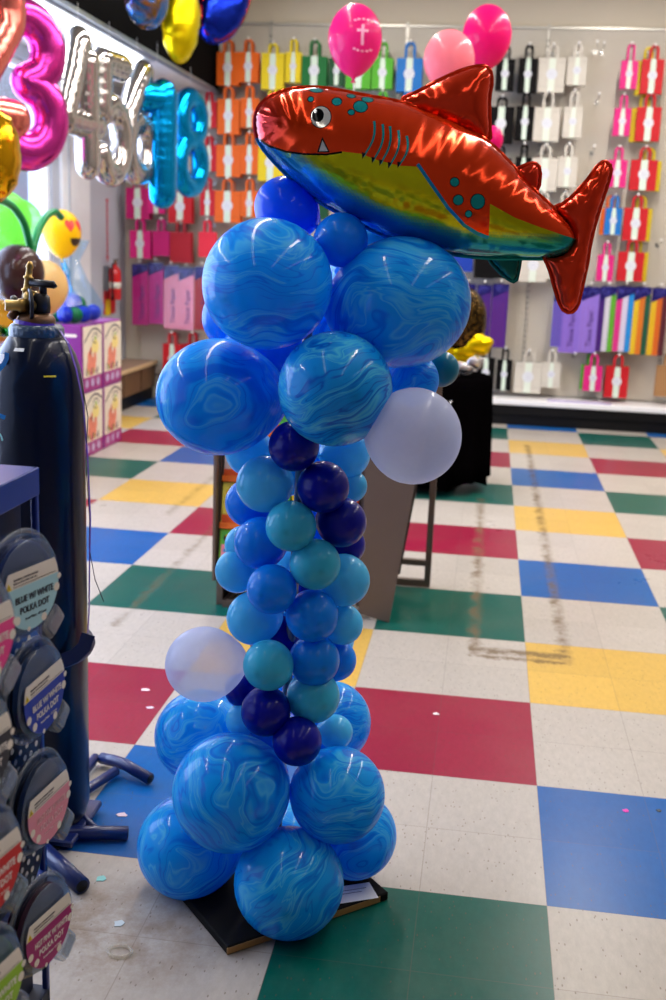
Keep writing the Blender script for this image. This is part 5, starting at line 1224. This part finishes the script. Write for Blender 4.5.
# books
BC = [(236, 196, 40), (226, 90, 40), (246, 150, 180), (90, 190, 80), (60, 150, 210), (240, 230, 210), (200, 60, 90), (130, 90, 180)]
rb_ = random.Random(5)
def book(M, w, h, c, lab, style, grp):
    q = MB(); cv = P('book_%02x%02x%02x' % c, c, .35, var=.08, scale=20); q.box(-w/2, w/2, 0, .012, 0, h, cv, bev=.002)
    cc = [P('book_%02x%02x%02x' % x, x, .35, var=.08, scale=20) for x in BC]; yy = -.0008
    def E(cx, cz, rx, rz, mt, d=0): q.add([(cx+rx*math.cos(2*PI*k/18), yy-d, cz+rz*math.sin(2*PI*k/18)) for k in range(18)], [tuple(range(18))], mt)
    dk_ = P('book_ink', (50, 30, 30), .4)
    if style == 'grid':
        for i in range(2):
            for j in range(3):
                a, b_ = -w*.44+i*w*.45, h*.06+j*h*.3; q.box(a, a+w*.42, yy, 0, b_, b_+h*.28, cc[(i*3+j+1) % 8])
        E(-w*.23, h*.80, w*.13, h*.09, cc[0], .001); E(-w*.19, h*.82, w*.02, h*.015, dk_, .002); E(-w*.27, h*.82, w*.02, h*.015, dk_, .002); E(-w*.34, h*.79, w*.04, h*.07, dk_, .0015)
        E(-w*.32, h*.5, w*.06, h*.05, cc[4], .001); E(-w*.14, h*.5, w*.06, h*.05, cc[2], .001); E(-w*.23, h*.2, w*.1, h*.08, cc[4], .001)
        q.text('2', h*.24, cc[1], T(w*.22, -.0016, h*.71), th=.0003); E(w*.22, h*.5, w*.12, h*.08, cc[3], .001); E(w*.22, h*.2, w*.1, h*.08, cc[5], .001)
    elif style == 'child':
        q.box(-w*.48, w*.48, yy, 0, h*.02, h*.2, cc[1]); E(-w*.18, h*.5, w*.19, h*.22, P('book_hair', (90, 50, 34), .5), .0005); E(-w*.18, h*.44, w*.13, h*.15, P('book_skin', (240, 196, 160), .5), .001)
        E(-w*.22, h*.46, w*.02, h*.02, dk_, .002); E(-w*.13, h*.46, w*.02, h*.02, dk_, .002); E(w*.24, h*.6, w*.1, h*.18, dk_, .001); q.box(-w*.3, w*.3, yy-.001, 0, h*.82, h*.88, cc[3])
    else:
        q.box(-w*.48, w*.48, yy, 0, h*.02, h*.24, cc[1]); E(0, h*.45, w*.36, h*.16, cc[2], .0005); E(0, h*.45, w*.2, h*.09, cc[5], .001); E(-w*.1, h*.75, w*.3, h*.12, cc[0], .0005); E(w*.25, h*.7, w*.12, h*.1, cc[4], .001)
    o = q.build('board_book'); o.matrix_world = M; tag(o, lab, 'book', grp); return o
names = {0: 'bottom', 1: 'second', 2: 'third', 3: 'top'}
for k in range(4):
    z = .162+.195*k; y = 1.928+.035*k; x = -1.292
    ws = [.15, .14, .15, .13]
    for i, w_ in enumerate(ws):
        st_ = ['grid', 'plain', 'child', 'plain'][k] if i == 0 else rb_.choice(['grid', 'plain', 'child'])
        cc_ = [(120, 196, 60), (232, 222, 96), (226, 206, 206), (226, 206, 206)][k] if i == 0 else rb_.choice(BC)
        book(T(x+w_/2, y+.006, z) @ Rx(-.16), w_-.006, .178, cc_, 'board book, %s from the left in the %s pocket of the brown rack' % (['first', 'second', 'third', 'fourth'][i], names[k]), st_, 'board books in the brown rack')
        x += w_+.004
for k in range(3):
    z = .222+.24*k; x = -.615+.045*k
    for i in range(2):
        book(T(x, 2.08+.21*i, z) @ Rz(PI/2) @ Rx(-.2), .18, .205, rb_.choice([(236, 214, 90), (226, 224, 220), (150, 200, 90)]), 'board book facing the aisle on the %s shelf, %s the end panel' % (['lower', 'middle', 'upper'][k], ['beside', 'away from'][i]), 'grid' if i == 0 else 'plain', 'board books facing the aisle')

# ---- round table with a black cloth and its centrepiece
TX, TY, TR, TZ = -.575, 4.72, .385, .735
t_ = thing('round_table', 'round table under a floor-length black cloth behind the book rack', 'table', (TX, TY, 0))
MB().lathe([(0, .70), (.37, .70), (.375, .715), (.37, .73), (0, .73)], P('table_board', (120, 96, 70), .5), 40).build('tabletop', t_)
MB().tube([(0, 0, .03), (0, 0, .70)], .03, darkm, 12).lathe([(0, .0), (.22, 0), (.2, .02), (.05, .04), (0, .05)], darkm, 24).build('pedestal', t_)
cl = P('black_cloth', (5, 4, 5), 1., var=.1, spec=0.); n = 120; vs = []; fs = []
rings = [(.0, .7345, 0), (.30, .7345, 0), (.372, .7345, .0), (.386, .722, .1), (.392, .66, .35), (.396, .45, .8), (.40, .2, 1.), (.405, .04, 1.)]
for kr, (r_, z_, am) in enumerate(rings):
    for i in range(n):
        a = 2*PI*i/n; rr = r_*(1+.04*am*math.sin(a*14+.8*math.sin(a*3))+.02*am*math.sin(a*31)); hem = 0
        if kr == len(rings)-1: hem = .045*abs(math.sin(a*3.5+1))
        vs.append((rr*math.cos(a), rr*math.sin(a), z_+hem))
for k in range(len(rings)-1):
    for i in range(n): j = (i+1) % n; fs.append((k*n+i, k*n+j, (k+1)*n+j, (k+1)*n+i))
o = MB().add(vs, fs, cl, True).build('tablecloth', loc=(TX, TY, 0)); tag(o, 'floor-length pleated black tablecloth on the round table', 'tablecloth')
sd = o.modifiers.new('thickness', 'SOLIDIFY'); sd.thickness = .002
c0 = onY(462, 345, TY-.1)
t_ = thing('foil_centrepiece', 'black and gold foil balloon standing on yellow and silver puffs', 'centrepiece', (c0[0]-.06, TY-.1, TZ+.002))
z0 = TZ+.002
leo = foil('foil_leopard', (12, 10, 10), .2, .5, 34., c2=(110, 84, 40))
e = inflate('envelope', [(.16*math.cos(a), .21*math.sin(a)) for a in [2*PI*k/40 for k in range(40)]], .02, leo, .8, pucker=.25, freq=26, parent=t_, seed=9); e.location = (.06, 0, onY(462, 322, TY-.1)[2]-z0); e.rotation_euler = (0, 0, .5)
yf = foil('foil_puff_yellow', (252, 214, 6), .3, .3, 30.); sf = foil('foil_puff_silver', (226, 222, 220), .2, .5, 40.)
def puff(px, py, w, h, mat, name, sd_):
    p = onY(px, py, TY-.13); w, h = w*1.25, h*1.2; o = inflate(name, [(w/2*math.cos(a)*(1+.1*math.sin(5*a)), h/2*math.sin(a)*(1+.1*math.sin(5*a))) for a in [2*PI*k/30 for k in range(30)]], .012, mat, .9, pucker=.4, freq=60, parent=t_, seed=sd_); o.location = tuple(np.array(p)-np.array(t_.location)); return o
puff(476, 344, .16, .11, yf, 'yellow_puff', 1); puff(463, 350, .16, .10, yf, 'yellow_puff', 2); puff(450, 349, .11, .10, yf, 'yellow_puff', 3); puff(462, 357, .14, .07, yf, 'yellow_puff', 4)
puff(461, 367, .14, .075, sf, 'silver_puff', 5); puff(473, 361, .10, .08, sf, 'silver_puff', 6); puff(450, 370, .10, .07, sf, 'silver_puff', 7)
MB().tube([(0, .02, 0), (0, .02, .3)], .006, MC['balloon_stick'], 8).lathe([(0, 0), (.06, 0), (.05, .02), (0, .025)], sf, 20).build('stand', t_)
MB().tube([(.0, 0, .0), (.0, .1, .0)], .004, white, 6) and None
DAY = (36, 210, 200); CEIL = ((5, 50, 100), (5, 60, 120), (3, 26, 66)); SOF = 20
# ================================================================== LIGHT
wd = bpy.data.worlds.new('world'); bpy.context.scene.world = wd; wd.use_nodes = True
wn = wd.node_tree; bg = wn.nodes['Background']; bg.inputs[1].default_value = 1.0
tcw = wn.nodes.new('ShaderNodeTexCoord'); nz = wn.nodes.new('ShaderNodeTexNoise'); nz.inputs['Scale'].default_value = 3.; rp = wn.nodes.new('ShaderNodeValToRGB')
rp.color_ramp.elements[0].color = lin((140, 150, 196)); rp.color_ramp.elements[1].color = lin((214, 220, 240)); rp.color_ramp.elements[0].position = .35; rp.color_ramp.elements[1].position = .7
wn.links.new(tcw.outputs['Generated'], nz.inputs['Vector']); wn.links.new(nz.outputs[0], rp.inputs[0]); wn.links.new(rp.outputs[0], bg.inputs[0])
def area(name, loc, rot, sx, sy, power, c=(255, 255, 255), spread=None):
    l = bpy.data.lights.new(name, 'AREA'); l.shape = 'RECTANGLE'; l.size = sx; l.size_y = sy; l.energy = power; l.color = lin(c)[:3]
    if spread: l.spread = spread
    o = bpy.data.objects.new(name, l); col.objects.link(o); o.location = loc; o.rotation_euler = rot; return o
# daylight through the three windows
for k, (a, b_) in enumerate(wins): area('window_daylight', (XL-.3, (a+b_)/2, (zs+ze)/2), (0, -PI/2, 0), ze-zs, b_-a, DAY[k], (216, 228, 255))
for yy in (.1, 2.4, 4.8): area('soffit_lamp', (-2.92, yy, 2.73), (0, -.25, 0), .05, 2.2, SOF, (250, 250, 255))
# ceiling fluorescents in open troffers
hous = P('troffer_white', (230, 230, 226), .4)
for kx, x in enumerate((-1.5, .8, 2.8)):
    for i, y in enumerate([-3.2+1.32*j for j in range(8)]):
        t_ = thing('ceiling_light', 'white ceiling strip light with two tubes', 'light', (x, y, ZC), 0, 'ceiling strip lights')
        MB().box(-.12, .12, -.65, .65, -.06, 0, hous, bev=.01).build('housing', t_)
        for s_ in (-.05, .05): MB().tube([(s_, -.62, -.08), (s_, .62, -.08)], .018, P('ceiling_tube', (255, 246, 232), .3, var=0., emit=3.), 10).build('tube', t_)
    for seg_, (ya, yb) in enumerate(((-3.8, -.5), (-.4, 3.0), (3.1, 6.7))): area('ceiling_lamp', (x, (ya+yb)/2, ZC-.11), (0, 0, 0), .16, yb-ya, CEIL[kx][seg_], (255, 248, 240))
sc = bpy.context.scene
sc.view_settings.view_transform = 'Standard'; sc.view_settings.look = 'None'; sc.view_settings.gamma = 1; sc.view_settings.use_curve_mapping = False
sc.view_settings.exposure = 0.
sc.cycles.use_denoising = True
sc.cycles.max_bounces = 8; sc.cycles.transparent_max_bounces = 24; sc.cycles.caustics_reflective = False; sc.cycles.caustics_refractive = False; sc.cycles.sample_clamp_indirect = 6
